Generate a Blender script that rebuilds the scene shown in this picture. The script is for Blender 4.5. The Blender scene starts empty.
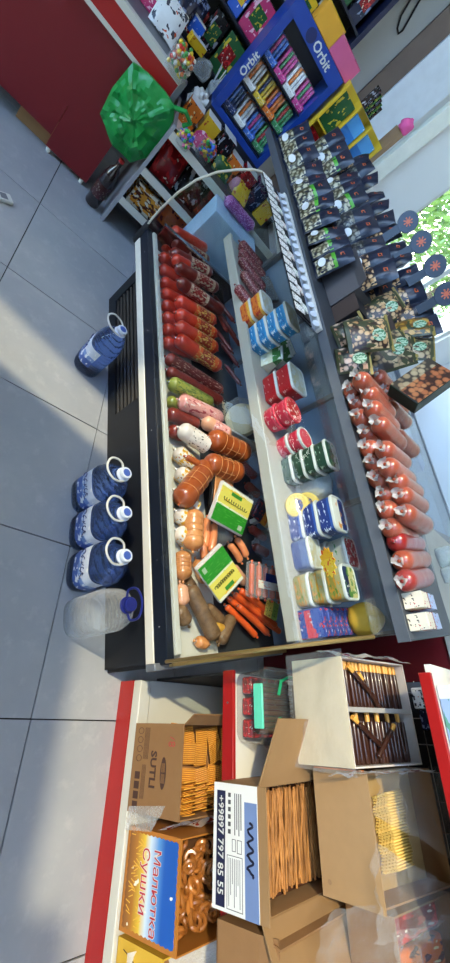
import bpy, bmesh, math, random
from mathutils import Vector as V, Matrix, noise as mnoise
random.seed(7)
SC = bpy.context.scene
COL = SC.collection
PI = math.pi

# ------------------------------------------------------------------ camera
RM = Matrix(((0.9101455, -0.1070933, -0.4002077), (0.2336075, -0.6651256, 0.7092499), (-0.3421443, -0.7390121, -0.5803433)))
FPX, CAMH = 400.83, 1.4886
TH = -0.1760                                  # room grid against the long axis of the case
cam_d = bpy.data.cameras.new('camera'); cam = bpy.data.objects.new('camera', cam_d); COL.objects.link(cam)
cam_d.sensor_fit = 'VERTICAL'; cam_d.sensor_height = 36.0; cam_d.sensor_width = 36.0
cam_d.lens = 36.0 * FPX / 963.0
cam_d.clip_start = 0.02; cam_d.clip_end = 200
cu, cv, cw = RM.col[0], RM.col[1], RM.col[2]
cam.matrix_world = Matrix(((-cv.x, -cu.x, -cw.x, 0), (-cv.y, -cu.y, -cw.y, 0), (-cv.z, -cu.z, -cw.z, CAMH), (0, 0, 0, 1)))
SC.camera = cam

# ------------------------------------------------------------------ world, sun, exposure
wd = bpy.data.worlds.new('sky'); SC.world = wd; wd.use_nodes = True
wn = wd.node_tree.nodes; wl = wd.node_tree.links; wn.clear()
sky = wn.new('ShaderNodeTexSky'); sky.sky_type = 'NISHITA'; sky.sun_disc = False
sky.sun_elevation = math.radians(46); sky.sun_rotation = math.radians(205); sky.air_density = 1.0; sky.dust_density = 0.4; sky.ozone_density = 2.5
bg = wn.new('ShaderNodeBackground'); bg.inputs[1].default_value = 1.5
wo = wn.new('ShaderNodeOutputWorld'); wl.new(sky.outputs[0], bg.inputs[0]); wl.new(bg.outputs[0], wo.inputs[0])
SUN_DIR = V((0.40, 0.74, -0.92)).normalized()
sl = bpy.data.lights.new('sun', 'SUN'); sl.energy = 4.0; sl.angle = math.radians(1.4); sl.color = (1.0, 0.80, 0.52)
so = bpy.data.objects.new('sun', sl); COL.objects.link(so)
so.rotation_euler = SUN_DIR.to_track_quat('-Z', 'Y').to_euler(); so.location = (-3, -6, 8)
SC.view_settings.view_transform = 'Standard'; SC.view_settings.look = 'None'
SC.view_settings.gamma = 1.0; SC.view_settings.exposure = 0.25; SC.view_settings.use_curve_mapping = False

# ------------------------------------------------------------------ geometry of the place
EX = V((math.cos(TH), math.sin(TH), 0)); EY = V((-math.sin(TH), math.cos(TH), 0))
C0 = V((0, 0, CAMH))
def RK(ex, ey, z): return EX * ex + EY * ey + V((0, 0, z))        # room grid -> world
def ROOM(ex, ey, z, rz=0.0): return Matrix.Translation(RK(ex, ey, z)) @ Matrix.Rotation(TH + rz, 4, 'Z')
def ray(x, y): return RM @ V((y - 481.5, (450 - x) - 225, FPX))
def PZ(x, y, z): d = ray(x, y); return C0 + d * ((z - CAMH) / d.z)  # point on a horizontal surface
def PY(x, y, Y): d = ray(x, y); return C0 + d * (Y / d.y)
def PE(x, y, e): d = ray(x, y); return C0 + d * (e / d.dot(EY))
def PX(x, y, e): d = ray(x, y); return C0 + d * (e / d.dot(EX))
def rk(p): return (p.dot(EX), p.dot(EY), p.z)

# ------------------------------------------------------------------ mesh helpers
class B:
    def __init__(s): s.v = []; s.f = []
    def add(s, vs, fs, m=None):
        n = len(s.v)
        s.v += [tuple(m @ V(a)) if m else tuple(a) for a in vs]
        s.f += [tuple(i + n for i in f) for f in fs]; return s
    def box(s, x0, x1, y0, y1, z0, z1, m=None):
        return s.add([(x0,y0,z0),(x1,y0,z0),(x1,y1,z0),(x0,y1,z0),(x0,y0,z1),(x1,y0,z1),(x1,y1,z1),(x0,y1,z1)],
                     [(3,2,1,0),(4,5,6,7),(0,1,5,4),(1,2,6,5),(2,3,7,6),(3,0,4,7)], m)
    def lathe(s, prof, n=16, m=None, cap=True):
        vs = []; fs = []
        for r, z in prof:
            for k in range(n):
                a = 2*PI*k/n; vs.append((r*math.cos(a), r*math.sin(a), z))
        for i in range(len(prof)-1):
            for k in range(n):
                k2 = (k+1) % n; fs.append((i*n+k, i*n+k2, (i+1)*n+k2, (i+1)*n+k))
        if cap:
            fs.append(tuple(reversed(range(n)))); fs.append(tuple(range((len(prof)-1)*n, len(prof)*n)))
        return s.add(vs, fs, m)
    def loft(s, rings, cap=True, m=None):
        n = len(rings[0]); vs = [p for r in rings for p in r]; fs = []
        for i in range(len(rings)-1):
            for k in range(n):
                k2 = (k+1) % n; fs.append((i*n+k, i*n+k2, (i+1)*n+k2, (i+1)*n+k))
        if cap:
            fs.append(tuple(reversed(range(n)))); fs.append(tuple(range((len(rings)-1)*n, len(rings)*n)))
        return s.add(vs, fs, m)
    def tube(s, pts, r, n=8, closed=False, m=None):
        pts = [V(p) for p in pts]; rings = []; N = len(pts)
        up = None
        for i, p in enumerate(pts):
            if closed: t = (pts[(i+1) % N] - pts[i-1])
            else: t = pts[min(i+1, N-1)] - pts[max(i-1, 0)]
            t.normalize()
            if up is None: up = t.orthogonal().normalized()
            up = (up - t * up.dot(t)).normalized(); b = t.cross(up)
            rr = r[i] if isinstance(r, (list, tuple)) else r
            rings.append([p + (up*math.cos(2*PI*k/n) + b*math.sin(2*PI*k/n))*rr for k in range(n)])
        if closed: rings.append(rings[0])
        return s.loft(rings, not closed, m)
    def grid(s, fn, nu, nv, m=None):
        vs = [fn(i/nu, j/nv) for j in range(nv+1) for i in range(nu+1)]
        fs = [(j*(nu+1)+i, j*(nu+1)+i+1, (j+1)*(nu+1)+i+1, (j+1)*(nu+1)+i) for j in range(nv) for i in range(nu)]
        return s.add(vs, fs, m)
    def prism(s, poly, x0, x1, m=None):        # polygon in (y, z) drawn out along x
        n = len(poly); vs = [(x0, a, b) for a, b in poly] + [(x1, a, b) for a, b in poly]
        fs = [tuple(reversed(range(n))), tuple(range(n, 2*n))] + [(k, (k+1) % n, n+(k+1) % n, n+k) for k in range(n)]
        return s.add(vs, fs, m)
    def mesh(s, name, smooth=False, ang=40):
        me = bpy.data.meshes.new(name); me.from_pydata(s.v, [], s.f)
        bm = bmesh.new(); bm.from_mesh(me); bmesh.ops.recalc_face_normals(bm, faces=bm.faces); bm.to_mesh(me); bm.free()
        if smooth:
            me.polygons.foreach_set('use_smooth', [True]*len(me.polygons)); me.set_sharp_from_angle(angle=math.radians(ang))
        me.update(); return me
def rbox(name, sx, sy, sz, r, seg=2, z0=True):
    bm = bmesh.new(); bmesh.ops.create_cube(bm, size=1)
    for v in bm.verts: v.co = V((v.co.x*sx, v.co.y*sy, (v.co.z + (.5 if z0 else 0))*sz))
    bmesh.ops.bevel(bm, geom=list(bm.edges), offset=r, segments=seg, profile=.5, affect='EDGES')
    me = bpy.data.meshes.new(name); bm.to_mesh(me); bm.free()
    me.set_sharp_from_angle(angle=math.radians(50)); me.polygons.foreach_set('use_smooth', [max(abs(p.normal.x), abs(p.normal.y), abs(p.normal.z)) < .995 for p in me.polygons]); me.update()   # flat sides, soft bevels
    return me
def solid(name, me_sheet, t):                   # give a sheet thickness
    bm = bmesh.new(); bm.from_mesh(me_sheet); bmesh.ops.recalc_face_normals(bm, faces=bm.faces)
    bmesh.ops.solidify(bm, geom=list(bm.faces), thickness=t); bm.to_mesh(me_sheet); bm.free(); me_sheet.update(); return me_sheet
CACHE = {}
def cached(key, fn):
    if key not in CACHE: CACHE[key] = fn()
    return CACHE[key]
def O(name, me, mat, parent=None, mw=None):
    if isinstance(me, B): me = me.mesh(name)
    o = bpy.data.objects.new(name, me); COL.objects.link(o)
    if not me.materials: me.materials.append(None)
    o.material_slots[0].link = 'OBJECT'; o.material_slots[0].material = mat
    if parent is not None: o.parent = parent
    if mw is not None: o.matrix_basis = mw
    return o
def tag(o, label, cat, group=None):
    o['label'] = label; o['category'] = cat
    if group: o['group'] = group
    return o
def T(name, label, cat, mw=None, group=None):
    o = bpy.data.objects.new(name, None); COL.objects.link(o); o.empty_display_size = .05
    if mw is not None: o.matrix_basis = mw
    return tag(o, label, cat, group)
def struct(name, me, mat, parent=None, mw=None):
    o = O(name, me, mat, parent, mw); o['kind'] = 'structure'; return o
def copy_tree(o, mw=None, label=None):
    def cp(a, par):
        c = a.copy(); COL.objects.link(c); c.parent = par
        for ch in a.children: cp(ch, c)
        return c
    c = cp(o, None)
    if mw is not None: c.matrix_basis = mw
    if label: c['label'] = label
    return c
def along(A, Bp, roll=0):                       # frame at A whose z runs to Bp
    A = V(A); d = V(Bp) - A
    return Matrix.Translation(A) @ d.to_track_quat('Z', 'Y').to_matrix().to_4x4() @ Matrix.Rotation(roll, 4, 'Z')
def TR(x, y, z): return Matrix.Translation((x, y, z))
def RX(a): return Matrix.Rotation(a, 4, 'X')
def RY(a): return Matrix.Rotation(a, 4, 'Y')
def RZ(a): return Matrix.Rotation(a, 4, 'Z')
def SCL(x, y, z): return Matrix.Diagonal((x, y, z, 1))
def text_mesh(txt, size, depth=.0004, bold=0.0, shear=0.0, align='CENTER'):
    def mk():
        cu_ = bpy.data.curves.new('txt', 'FONT'); cu_.body = txt; cu_.size = size; cu_.extrude = depth
        cu_.offset = bold; cu_.shear = shear; cu_.align_x = align; cu_.align_y = 'CENTER'; cu_.resolution_u = 2
        ob = bpy.data.objects.new('txt', cu_); COL.objects.link(ob)
        bpy.context.view_layer.update()
        me = bpy.data.meshes.new_from_object(ob.evaluated_get(bpy.context.evaluated_depsgraph_get()))
        bpy.data.objects.remove(ob); bpy.data.curves.remove(cu_); me.materials.clear(); return me
    return cached(('txt', txt, size, depth, bold, shear, align), mk)
ORD = ['first','second','third','fourth','fifth','sixth','seventh','eighth','ninth','tenth','eleventh','twelfth','thirteenth','fourteenth','fifteenth','sixteenth','seventeenth','eighteenth','nineteenth','twentieth']

# ------------------------------------------------------------------ materials
MATS = {}
def sock(p, *names):
    for n in names:
        if n in p.inputs: return p.inputs[n]
def newmat(name):
    m = bpy.data.materials.new(name); m.use_nodes = True; nt = m.node_tree; nt.nodes.clear()
    out = nt.nodes.new('ShaderNodeOutputMaterial'); return m, nt, out
def rgba(c): return (c[0], c[1], c[2], 1)
def srgb(r, g, b):
    f = lambda c: (c/255/12.92) if c/255 <= .04045 else ((c/255+.055)/1.055)**2.4
    return (f(r), f(g), f(b))
def mixc(nt, fac, a, b):
    n = nt.nodes.new('ShaderNodeMix'); n.data_type = 'RGBA'
    if hasattr(fac, 'is_linked'): nt.links.new(fac, n.inputs[0])
    else: n.inputs[0].default_value = fac
    for k, c in ((6, a), (7, b)):
        if hasattr(c, 'is_linked'): nt.links.new(c, n.inputs[k])
        else: n.inputs[k].default_value = rgba(c)
    return n.outputs[2]
def ramp(nt, fac, stops, const=False):
    n = nt.nodes.new('ShaderNodeValToRGB'); e = n.color_ramp.elements
    if const: n.color_ramp.interpolation = 'CONSTANT'
    while len(e) > 1: e.remove(e[-1])
    e[0].position = stops[0][0]; e[0].color = rgba(stops[0][1])
    for p, c in stops[1:]:
        k = e.new(p); k.color = rgba(c)
    nt.links.new(fac, n.inputs[0]); return n.outputs[0]
def coords(nt, kind='Object', scale=None):
    tc = nt.nodes.new('ShaderNodeTexCoord'); o = tc.outputs[kind]
    if scale:
        mp = nt.nodes.new('ShaderNodeMapping'); mp.inputs['Scale'].default_value = scale; nt.links.new(o, mp.inputs[0]); o = mp.outputs[0]
    return o
def noisen(nt, vec, sc, det=3, rough=.5):
    n = nt.nodes.new('ShaderNodeTexNoise'); n.inputs['Scale'].default_value = sc; n.inputs['Detail'].default_value = det
    n.inputs['Roughness'].default_value = rough; nt.links.new(vec, n.inputs['Vector']); return n.outputs['Fac']
def finish(nt, out, col, rough, metal=0, spec=.5, coat=0, bump=0, bscale=60, bvec=None, trans=0, ior=1.45, sss=0, emit=None):
    p = nt.nodes.new('ShaderNodeBsdfPrincipled')
    if hasattr(col, 'is_linked'): nt.links.new(col, p.inputs['Base Color'])
    else: p.inputs['Base Color'].default_value = rgba(col)
    p.inputs['Roughness'].default_value = rough; p.inputs['Metallic'].default_value = metal
    sock(p, 'Specular IOR Level', 'Specular').default_value = spec
    if coat: sock(p, 'Coat Weight').default_value = coat; sock(p, 'Coat Roughness').default_value = .12
    if trans: sock(p, 'Transmission Weight').default_value = trans; p.inputs['IOR'].default_value = ior
    if sss: sock(p, 'Subsurface Weight').default_value = sss; sock(p, 'Subsurface Radius').default_value = (.01, .005, .003)
    if emit: sock(p, 'Emission Color').default_value = rgba(emit[0]); sock(p, 'Emission Strength').default_value = emit[1]
    if bump:
        b = nt.nodes.new('ShaderNodeBump'); b.inputs['Strength'].default_value = bump; b.inputs['Distance'].default_value = .004
        nt.links.new(noisen(nt, bvec or coords(nt), bscale, 4, .6), b.inputs['Height']); nt.links.new(b.outputs[0], p.inputs['Normal'])
    nt.links.new(p.outputs[0], out.inputs[0]); return p
def M(name, col, rough=.5, var=.12, nscale=14, rand=.06, dark=None, **kw):
    if name in MATS: return MATS[name]
    m, nt, out = newmat(name)
    vec = coords(nt); n = noisen(nt, vec, nscale, 4)
    lo = tuple(c*(1-var) for c in col) if dark is None else dark; hi = tuple(min(1, c*(1+var)) for c in col)
    c = mixc(nt, n, lo, hi)
    if rand:
        oi = nt.nodes.new('ShaderNodeObjectInfo'); hs = nt.nodes.new('ShaderNodeHueSaturation')
        mr = nt.nodes.new('ShaderNodeMapRange'); mr.inputs[3].default_value = 1-rand*2; mr.inputs[4].default_value = 1+rand*2
        nt.links.new(oi.outputs['Random'], mr.inputs[0]); nt.links.new(mr.outputs[0], hs.inputs['Value']); nt.links.new(c, hs.inputs['Color']); c = hs.outputs[0]
    finish(nt, out, c, rough, bvec=vec, **kw); MATS[name] = m; return m
def PRINT(name, stops, axis=2, accents=(), ascale=9, rough=.3, stretch=(1,1,1), blur=False, bump=.25, **kw):
    """printed pack: bands along one axis of the object's own box with blotches of accent colours"""
    if name in MATS: return MATS[name]
    m, nt, out = newmat(name); g = coords(nt, 'Generated')
    sp = nt.nodes.new('ShaderNodeSeparateXYZ'); nt.links.new(g, sp.inputs[0])
    c = ramp(nt, sp.outputs[axis], stops, not blur)
    for i, (col, th) in enumerate(accents):
        mp = nt.nodes.new('ShaderNodeMapping'); mp.inputs['Location'].default_value = (i*3.7, i*1.3, 0); mp.inputs['Scale'].default_value = stretch
        nt.links.new(g, mp.inputs[0])
        f = ramp(nt, noisen(nt, mp.outputs[0], ascale, 2), [(0, (0,0,0)), (th, (1,1,1))], True); c = mixc(nt, f, c, col)
    finish(nt, out, c, rough, bump=bump, bscale=35, **kw); MATS[name] = m; return m
def NUTS(name, nut, gap, scale=55, rough=.35, stretch=(1,1,1), alt=None):
    """printed photograph of nuts or seeds"""
    if name in MATS: return MATS[name]
    m, nt, out = newmat(name); v = coords(nt, 'Object', stretch)
    vo = nt.nodes.new('ShaderNodeTexVoronoi'); vo.inputs['Scale'].default_value = scale; nt.links.new(v, vo.inputs['Vector'])
    r_ = ramp(nt, vo.outputs['Distance'], [(0, (0,0,0)), (.42, (.12,.12,.12)), (.62, (1,1,1))])
    base = mixc(nt, vo.outputs['Color'], nut, alt or tuple(c*.6 for c in nut))
    c = mixc(nt, r_, base, gap); finish(nt, out, c, rough, bump=.15); MATS[name] = m; return m
def GLASS(name, tint=(.93,.97,.96), ior=1.5, rough=.02, haze=0.0):
    if name in MATS: return MATS[name]
    m, nt, out = newmat(name)
    f0 = ((ior-1)/(ior+1))**2                    # Schlick reflectance, the same from both sides of the pane
    lw = nt.nodes.new('ShaderNodeLayerWeight'); lw.inputs[0].default_value = .5
    pw = nt.nodes.new('ShaderNodeMath'); pw.operation = 'POWER'; pw.inputs[1].default_value = 5; nt.links.new(lw.outputs['Facing'], pw.inputs[0])
    fr = nt.nodes.new('ShaderNodeMath'); fr.operation = 'MULTIPLY_ADD'; fr.inputs[1].default_value = 1-f0; fr.inputs[2].default_value = f0; nt.links.new(pw.outputs[0], fr.inputs[0])
    t = nt.nodes.new('ShaderNodeBsdfTransparent'); t.inputs[0].default_value = rgba(tint)
    g = nt.nodes.new('ShaderNodeBsdfGlossy'); g.inputs['Roughness'].default_value = rough
    mx = nt.nodes.new('ShaderNodeMixShader'); nt.links.new(fr.outputs[0], mx.inputs[0]); nt.links.new(t.outputs[0], mx.inputs[1]); nt.links.new(g.outputs[0], mx.inputs[2])
    last = mx.outputs[0]
    if haze:
        d = nt.nodes.new('ShaderNodeBsdfDiffuse'); d.inputs[0].default_value = (.8,.85,.9,1)
        m2 = nt.nodes.new('ShaderNodeMixShader'); m2.inputs[0].default_value = haze
        nt.links.new(last, m2.inputs[1]); nt.links.new(d.outputs[0], m2.inputs[2]); last = m2.outputs[0]
    nt.links.new(last, out.inputs[0]); MATS[name] = m; return m
def FILM(name, tint=(.95,.95,.95), white=.18, bump=.9, bscale=28, rough=.12, print_col=None, edge=.45):
    """crumpled clear plastic: mostly clear, milky on the folds, glossy"""
    if name in MATS: return MATS[name]
    m, nt, out = newmat(name); vec = coords(nt)
    n = noisen(nt, vec, bscale, 5, .65)
    b = nt.nodes.new('ShaderNodeBump'); b.inputs['Strength'].default_value = bump; b.inputs['Distance'].default_value = .012; nt.links.new(n, b.inputs['Height'])
    t = nt.nodes.new('ShaderNodeBsdfTransparent'); t.inputs[0].default_value = rgba(tint)
    p = nt.nodes.new('ShaderNodeBsdfPrincipled'); p.inputs['Base Color'].default_value = (.85,.85,.83,1); p.inputs['Roughness'].default_value = rough
    if print_col:
        f = ramp(nt, noisen(nt, vec, 40, 1), [(0,(0,0,0)), (.62,(1,1,1))], True); nt.links.new(mixc(nt, f, (.85,.85,.83), print_col), p.inputs['Base Color'])
    nt.links.new(b.outputs[0], p.inputs['Normal'])
    lw = nt.nodes.new('ShaderNodeLayerWeight'); lw.inputs[0].default_value = .35; nt.links.new(b.outputs[0], lw.inputs['Normal'])
    mr = nt.nodes.new('ShaderNodeMapRange'); mr.inputs[3].default_value = white; mr.inputs[4].default_value = min(1, white+edge); nt.links.new(lw.outputs['Facing'], mr.inputs[0])
    mx = nt.nodes.new('ShaderNodeMixShader'); nt.links.new(mr.outputs[0], mx.inputs[0]); nt.links.new(t.outputs[0], mx.inputs[1]); nt.links.new(p.outputs[0], mx.inputs[2])
    nt.links.new(mx.outputs[0], out.inputs[0]); MATS[name] = m; return m
def EMIT(name, col, s):
    if name in MATS: return MATS[name]
    m, nt, out = newmat(name); e = nt.nodes.new('ShaderNodeEmission'); e.inputs[0].default_value = rgba(col); e.inputs[1].default_value = s
    nt.links.new(e.outputs[0], out.inputs[0]); MATS[name] = m; return m

black = M('black_plastic', (.009,.010,.013), .5, rand=0, spec=.25)
blackmat = M('matt_black', (.01,.01,.011), .7, rand=0)
navyrail = M('navy_rail', srgb(20,26,38), .45, rand=0, spec=.3)
cream = M('cream_trim', srgb(222,218,205), .45, rand=0, var=.05)
white = M('white_plastic', srgb(212,212,206), .4, rand=.02, var=.04)
whitemetal = M('white_metal', srgb(198,196,186), .4, rand=0, var=.04)
grey = M('grey_metal', srgb(120,124,130), .35, rand=0, metal=.3)
darkgrey = M('dark_grey_board', srgb(62,66,72), .45, rand=0)
red = M('red_paint', srgb(158,20,18), .38, rand=0, var=.06)
maroon = M('maroon_laminate', srgb(112,12,20), .45, rand=0, var=.08, nscale=3)
card = M('cardboard', srgb(138,101,63), .8, var=.1, nscale=30, rand=.05, bump=.1, bscale=120)
cardlight = M('cardboard_light', srgb(172,138,96), .8, var=.08, nscale=30, rand=.04)
steel = M('steel', (.6,.6,.62), .25, rand=0, metal=1)
clearglass = GLASS('clear_glass')
film = FILM('clear_film'); filmthin = FILM('thin_film', white=.06, bump=.6, bscale=45)
paper = M('white_paper', srgb(235,233,226), .7, rand=.03)

# ================================================================== THE ROOM
def tile_material():
    m, nt, out = newmat('grey_porcelain_tile'); v = coords(nt)
    oi = nt.nodes.new('ShaderNodeObjectInfo'); va = nt.nodes.new('ShaderNodeVectorMath'); va.operation = 'ADD'
    sc_ = nt.nodes.new('ShaderNodeVectorMath'); sc_.operation = 'SCALE'; sc_.inputs['Scale'].default_value = 9
    nt.links.new(oi.outputs['Location'], sc_.inputs[0]); nt.links.new(v, va.inputs[0]); nt.links.new(sc_.outputs[0], va.inputs[1])
    n1 = noisen(nt, va.outputs[0], 3.2, 6, .62); n2 = noisen(nt, va.outputs[0], 17, 4, .6)
    c = ramp(nt, n1, [(.3, srgb(156,159,164)), (.55, srgb(166,168,171)), (.75, srgb(176,177,178))])
    f = ramp(nt, n2, [(.55, (0,0,0)), (.75, (.35,.35,.35))]); c = mixc(nt, f, c, srgb(196,196,194))
    finish(nt, out, c, .34, bump=.03, bscale=30); return m
tile_mat = tile_material(); grout = M('dark_joint', srgb(34,34,36), .9, rand=0)
W0, W1, D0, D1, HT = -4.2, 3.2, -1.95, 4.8, 5.2
fl = struct('floor', B().box(W0-.1, W1+.1, D0-.1, D1+.1, -.10, -.008), grout, mw=ROOM(0,0,0))
tile_me = rbox('tile', .5958, .5958, .02, .0012, 1); TTH = -0.1789
TO = V((-2.2474, 1.1134, 0))
for i in range(-4, 10):
    for j in range(-7, 7):
        c = TO + Matrix.Rotation(TTH, 3, 'Z') @ V(((i+.5)*.6, (j+.5)*.6, 0))
        ex, ey, _ = rk(c)
        if not (W0-.05 < ex < W1+.05 and D0-.05 < ey < D1+.05): continue
        w = Matrix.Translation((c.x, c.y, -.02)) @ RZ(TTH)
        O('tile', tile_me, tile_mat, fl, fl.matrix_basis.inverted() @ w)
wallm = M('wall_paint', srgb(222,222,220), .8, rand=0, var=.04, nscale=2)
wallgrey = M('wall_paint_grey', srgb(170,170,168), .8, rand=0, var=.05, nscale=2)
ceilm = M('ceiling_paint', srgb(215,215,212), .85, rand=0, var=.03)
RM0 = ROOM(0,0,0)
struct('ceiling', B().box(W0-.1, W1+.1, D0-.1, D1+.1, HT, HT+.1), ceilm, mw=RM0)
struct('wall_back', B().box(W0-.1, W1+.1, D1, D1+.1, 0, HT), wallm, mw=RM0)
struct('wall_right', B().box(W1, W1+.1, D0, D1, 0, HT), wallm, mw=RM0)
# left wall with a window beyond the case
WY0, WY1, WZ0, WZ1 = 2.62, 4.35, .92, 2.75
wl_ = B(); wl_.box(W0-.12, W0, D0, WY0, 0, HT); wl_.box(W0-.12, W0, WY1, D1, 0, HT); wl_.box(W0-.12, W0, WY0, WY1, 0, WZ0); wl_.box(W0-.12, W0, WY0, WY1, WZ1, HT)
wall_left = struct('wall_left', wl_, wallm, mw=RM0)
w1 = T('window_1', 'white framed window onto green trees beyond the nut packets', 'window', RM0); w1['kind'] = 'structure'
wf = B()
for a, b, c, d in ((WY0, WY0+.05, WZ0, WZ1), (WY1-.05, WY1, WZ0, WZ1), (WY0, WY1, WZ0, WZ0+.05), (WY0, WY1, WZ1-.05, WZ1), (3.46, 3.52, WZ0, WZ1)): wf.box(W0-.10, W0-.04, a, b, c, d)
O('window_frame', wf, white, w1); O('window_sill', B().box(W0-.02, W0+.14, WY0-.04, WY1+.04, WZ0-.03, WZ0), white, w1)
for a, b in ((WY0+.05, 3.46), (3.52, WY1-.05)): O('pane', B().box(W0-.072, W0-.068, a, b, WZ0+.05, WZ1-.05), clearglass, w1)
# fittings on the left wall: brown strip, pale column, white duct
struct('trim_1', B().box(W0, W0+.03, 1.47, 1.61, 0, HT), M('brown_strip', srgb(108,92,84), .6, rand=0), mw=RM0)
struct('trim_2', B().box(W0, W0+.05, 1.61, 1.93, 0, HT), M('pale_column', srgb(206,212,220), .6, rand=0), mw=RM0)
duct = O('wall_duct', rbox('wall_duct', .06, .13, 1.05, .008), M('duct_white', srgb(226,226,214), .5, rand=0), mw=RM0 @ TR(W0+.03, 2.06, 1.02))
tag(duct, 'white rectangular plastic duct fixed upright on the wall beside the window', 'duct')
gw = struct('trim_3', B().box(W0, W0+.012, 1.18, 1.47, 0, HT), wallgrey, mw=RM0)
cab = B().tube([(W0+.02, 1.22, 3.0), (W0+.02, 1.25, 2.3), (W0+.02, 1.27, 1.96), (W0+.02, 1.30, 1.88), (W0+.02, 1.34, 1.838), (W0+.02, 1.37, 1.833), (W0+.02, 1.375, 1.86), (W0+.02, 1.35, 1.92), (W0+.02, 1.315, 2.0), (W0+.02, 1.29, 2.3), (W0+.02, 1.30, 3.0)], .007, 6)
tag(O('hanging_cable', cab, blackmat, mw=RM0), 'thin black cable looping down the grey wall', 'cable')
# shop front behind the camera: glazed opening
wfp = B(); wfp.box(W0-.1, -2.9, D0-.12, D0, 0, HT); wfp.box(2.9, W1+.1, D0-.12, D0, 0, HT); wfp.box(-2.9, 2.9, D0-.12, D0, 5.05, HT); wfp.box(-2.9, 2.9, D0-.12, D0, 0, .12)
struct('wall_front', wfp, wallm, mw=RM0)
w2 = T('window_2', 'glazed shop front behind the viewer', 'window', RM0); w2['kind'] = 'structure'
sun_dimmer = GLASS('sun_dimming_glass', (.26,.28,.31)); fm = B()
for x in (-2.9, 2.86): fm.box(x, x+.04, D0-.09, D0-.03, .12, 5.05)
for z in (.12, 5.01): fm.box(-2.9, 2.9, D0-.09, D0-.03, z, z+.04)
O('window_frame', fm, grey, w2)
O('pane', B().box(-2.86, -2.3, D0-.065, D0-.06, .16, 5.01), sun_dimmer, w2)  # dark pane added out of view to weaken the sun on the left floor
O('pane', B().box(-2.3, 2.86, D0-.065, D0-.06, .16, 5.01), clearglass, w2)
# ceiling ring lamps
def ring_lamp(ex, ey, z, label):
    t = T('ring_lamp', label, 'lamp', ROOM(ex, ey, z), 'ring lamps hung from the ceiling')
    O('light_ring', B().tube([(.24*math.cos(2*PI*k/32), .24*math.sin(2*PI*k/32), 0) for k in range(32)], .016, 8, True).mesh('light_ring', True), EMIT('ring_light', (1,.98,.95), 14), t)
    for k in range(3):
        a = 2*PI*k/3; O('wire', B().tube([(.24*math.cos(a), .24*math.sin(a), .015), (0, 0, .5)], .003, 5), blackmat, t)
    O('stem', B().tube([(0, 0, .5), (0, 0, HT-z)], .005, 6), blackmat, t)
ring_lamp(-2.6, 2.4, 3.0, 'ring lamp hung over the nut packets'); ring_lamp(-.3, 2.9, 3.0, 'ring lamp hung behind the display case'); ring_lamp(-1.9, -.4, 3.1, 'ring lamp hung over the aisle')
# unseen tall shelving, added behind the viewer to throw shade over the aisle
gs = T('shade_shelving', 'added unseen tall shelving behind the viewer that shades the aisle', 'shelving', RM0)
O('back_panel', B().box(-1.745, 1.9, -1.24, -1.2, 0, 2.31), grey, gs)
for z in (.1, .6, 1.1, 1.6, 2.1): O('shelf', B().box(-1.745, 1.9, -1.6, -1.24, z, z+.03), grey, gs)
for x in (-1.745, 1.87): O('side_panel', B().box(x, x+.03, -1.6, -1.24, 0, 2.31), grey, gs)
shade_carton = O('carton', rbox('carton', .20, .3, .42, .006), card, mw=ROOM(-.13, -1.41, 2.131)); tag(shade_carton, 'added unseen carton behind the viewer that casts a shadow band', 'carton')  # unseen carton, added to cast a shadow band near the rack
# outside the window: ground, hedge trees, pale house
struct('ground', B().box(-40, W0-.2, -20, 40, -.3, -.2), M('dry_ground', srgb(150,140,118), .9, rand=0), mw=RM0)
leafm = M('tree_leaf', srgb(116,150,62), .6, rand=0, var=.3, nscale=1.5); bark = M('tree_bark', srgb(96,78,60), .9, rand=0)
def tree(ex, ey, h, r, label, n=2600):
    t = T('tree', label, 'tree', ROOM(ex, ey, -.2), 'trees outside the window')
    O('trunk', B().tube([(0,0,0), (.05,.02,h*.3), (-.03,.05,h*.62)], [.13,.1,.05], 8).mesh('trunk', True), bark, t)
    b = B(); rr = random.Random(int(ex*100+ey*7))
    for k in range(n):
        d = V((rr.gauss(0,1), rr.gauss(0,1), rr.gauss(0,1))).normalized() * r * (rr.random()**.4)
        c = V((d.x, d.y, h*.62 + d.z*.9)); s = .05 + .06*rr.random()
        q = V((rr.gauss(0,1), rr.gauss(0,1), rr.gauss(0,1))).normalized(); u = q.orthogonal().normalized(); w = q.cross(u)
        b.add([c-u*s, c+w*s*.45, c+u*s, c-w*s*.45], [(0,1,2,3)])
    f = O('foliage', b, leafm, t); f['kind'] = 'stuff'
tree(-8.4, 5.2, 3.6, 1.4, 'leafy green tree outside the window, nearest the wall edge'); tree(-9.6, 8.2, 4.2, 1.5, 'leafy green tree outside the window, middle one'); tree(-14.0, 12.5, 4.0, 1.9, 'leafy green tree outside the window, behind the pale house')
hs_ = T('house', 'pale house with a sloping blue roof seen through the window', 'building', ROOM(-9.4, 11.4, -.2))
O('wall', B().box(-1.3, 1.3, -1.2, 1.2, 0, 1.5), M('house_wall', srgb(226,222,214), .8, rand=0), hs_)
O('roof', B().prism([(-1.4, 1.5), (1.4, 1.5), (0, 2.15)], -1.45, 1.45), M('house_roof', srgb(120,156,190), .5, rand=0), hs_)

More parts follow.
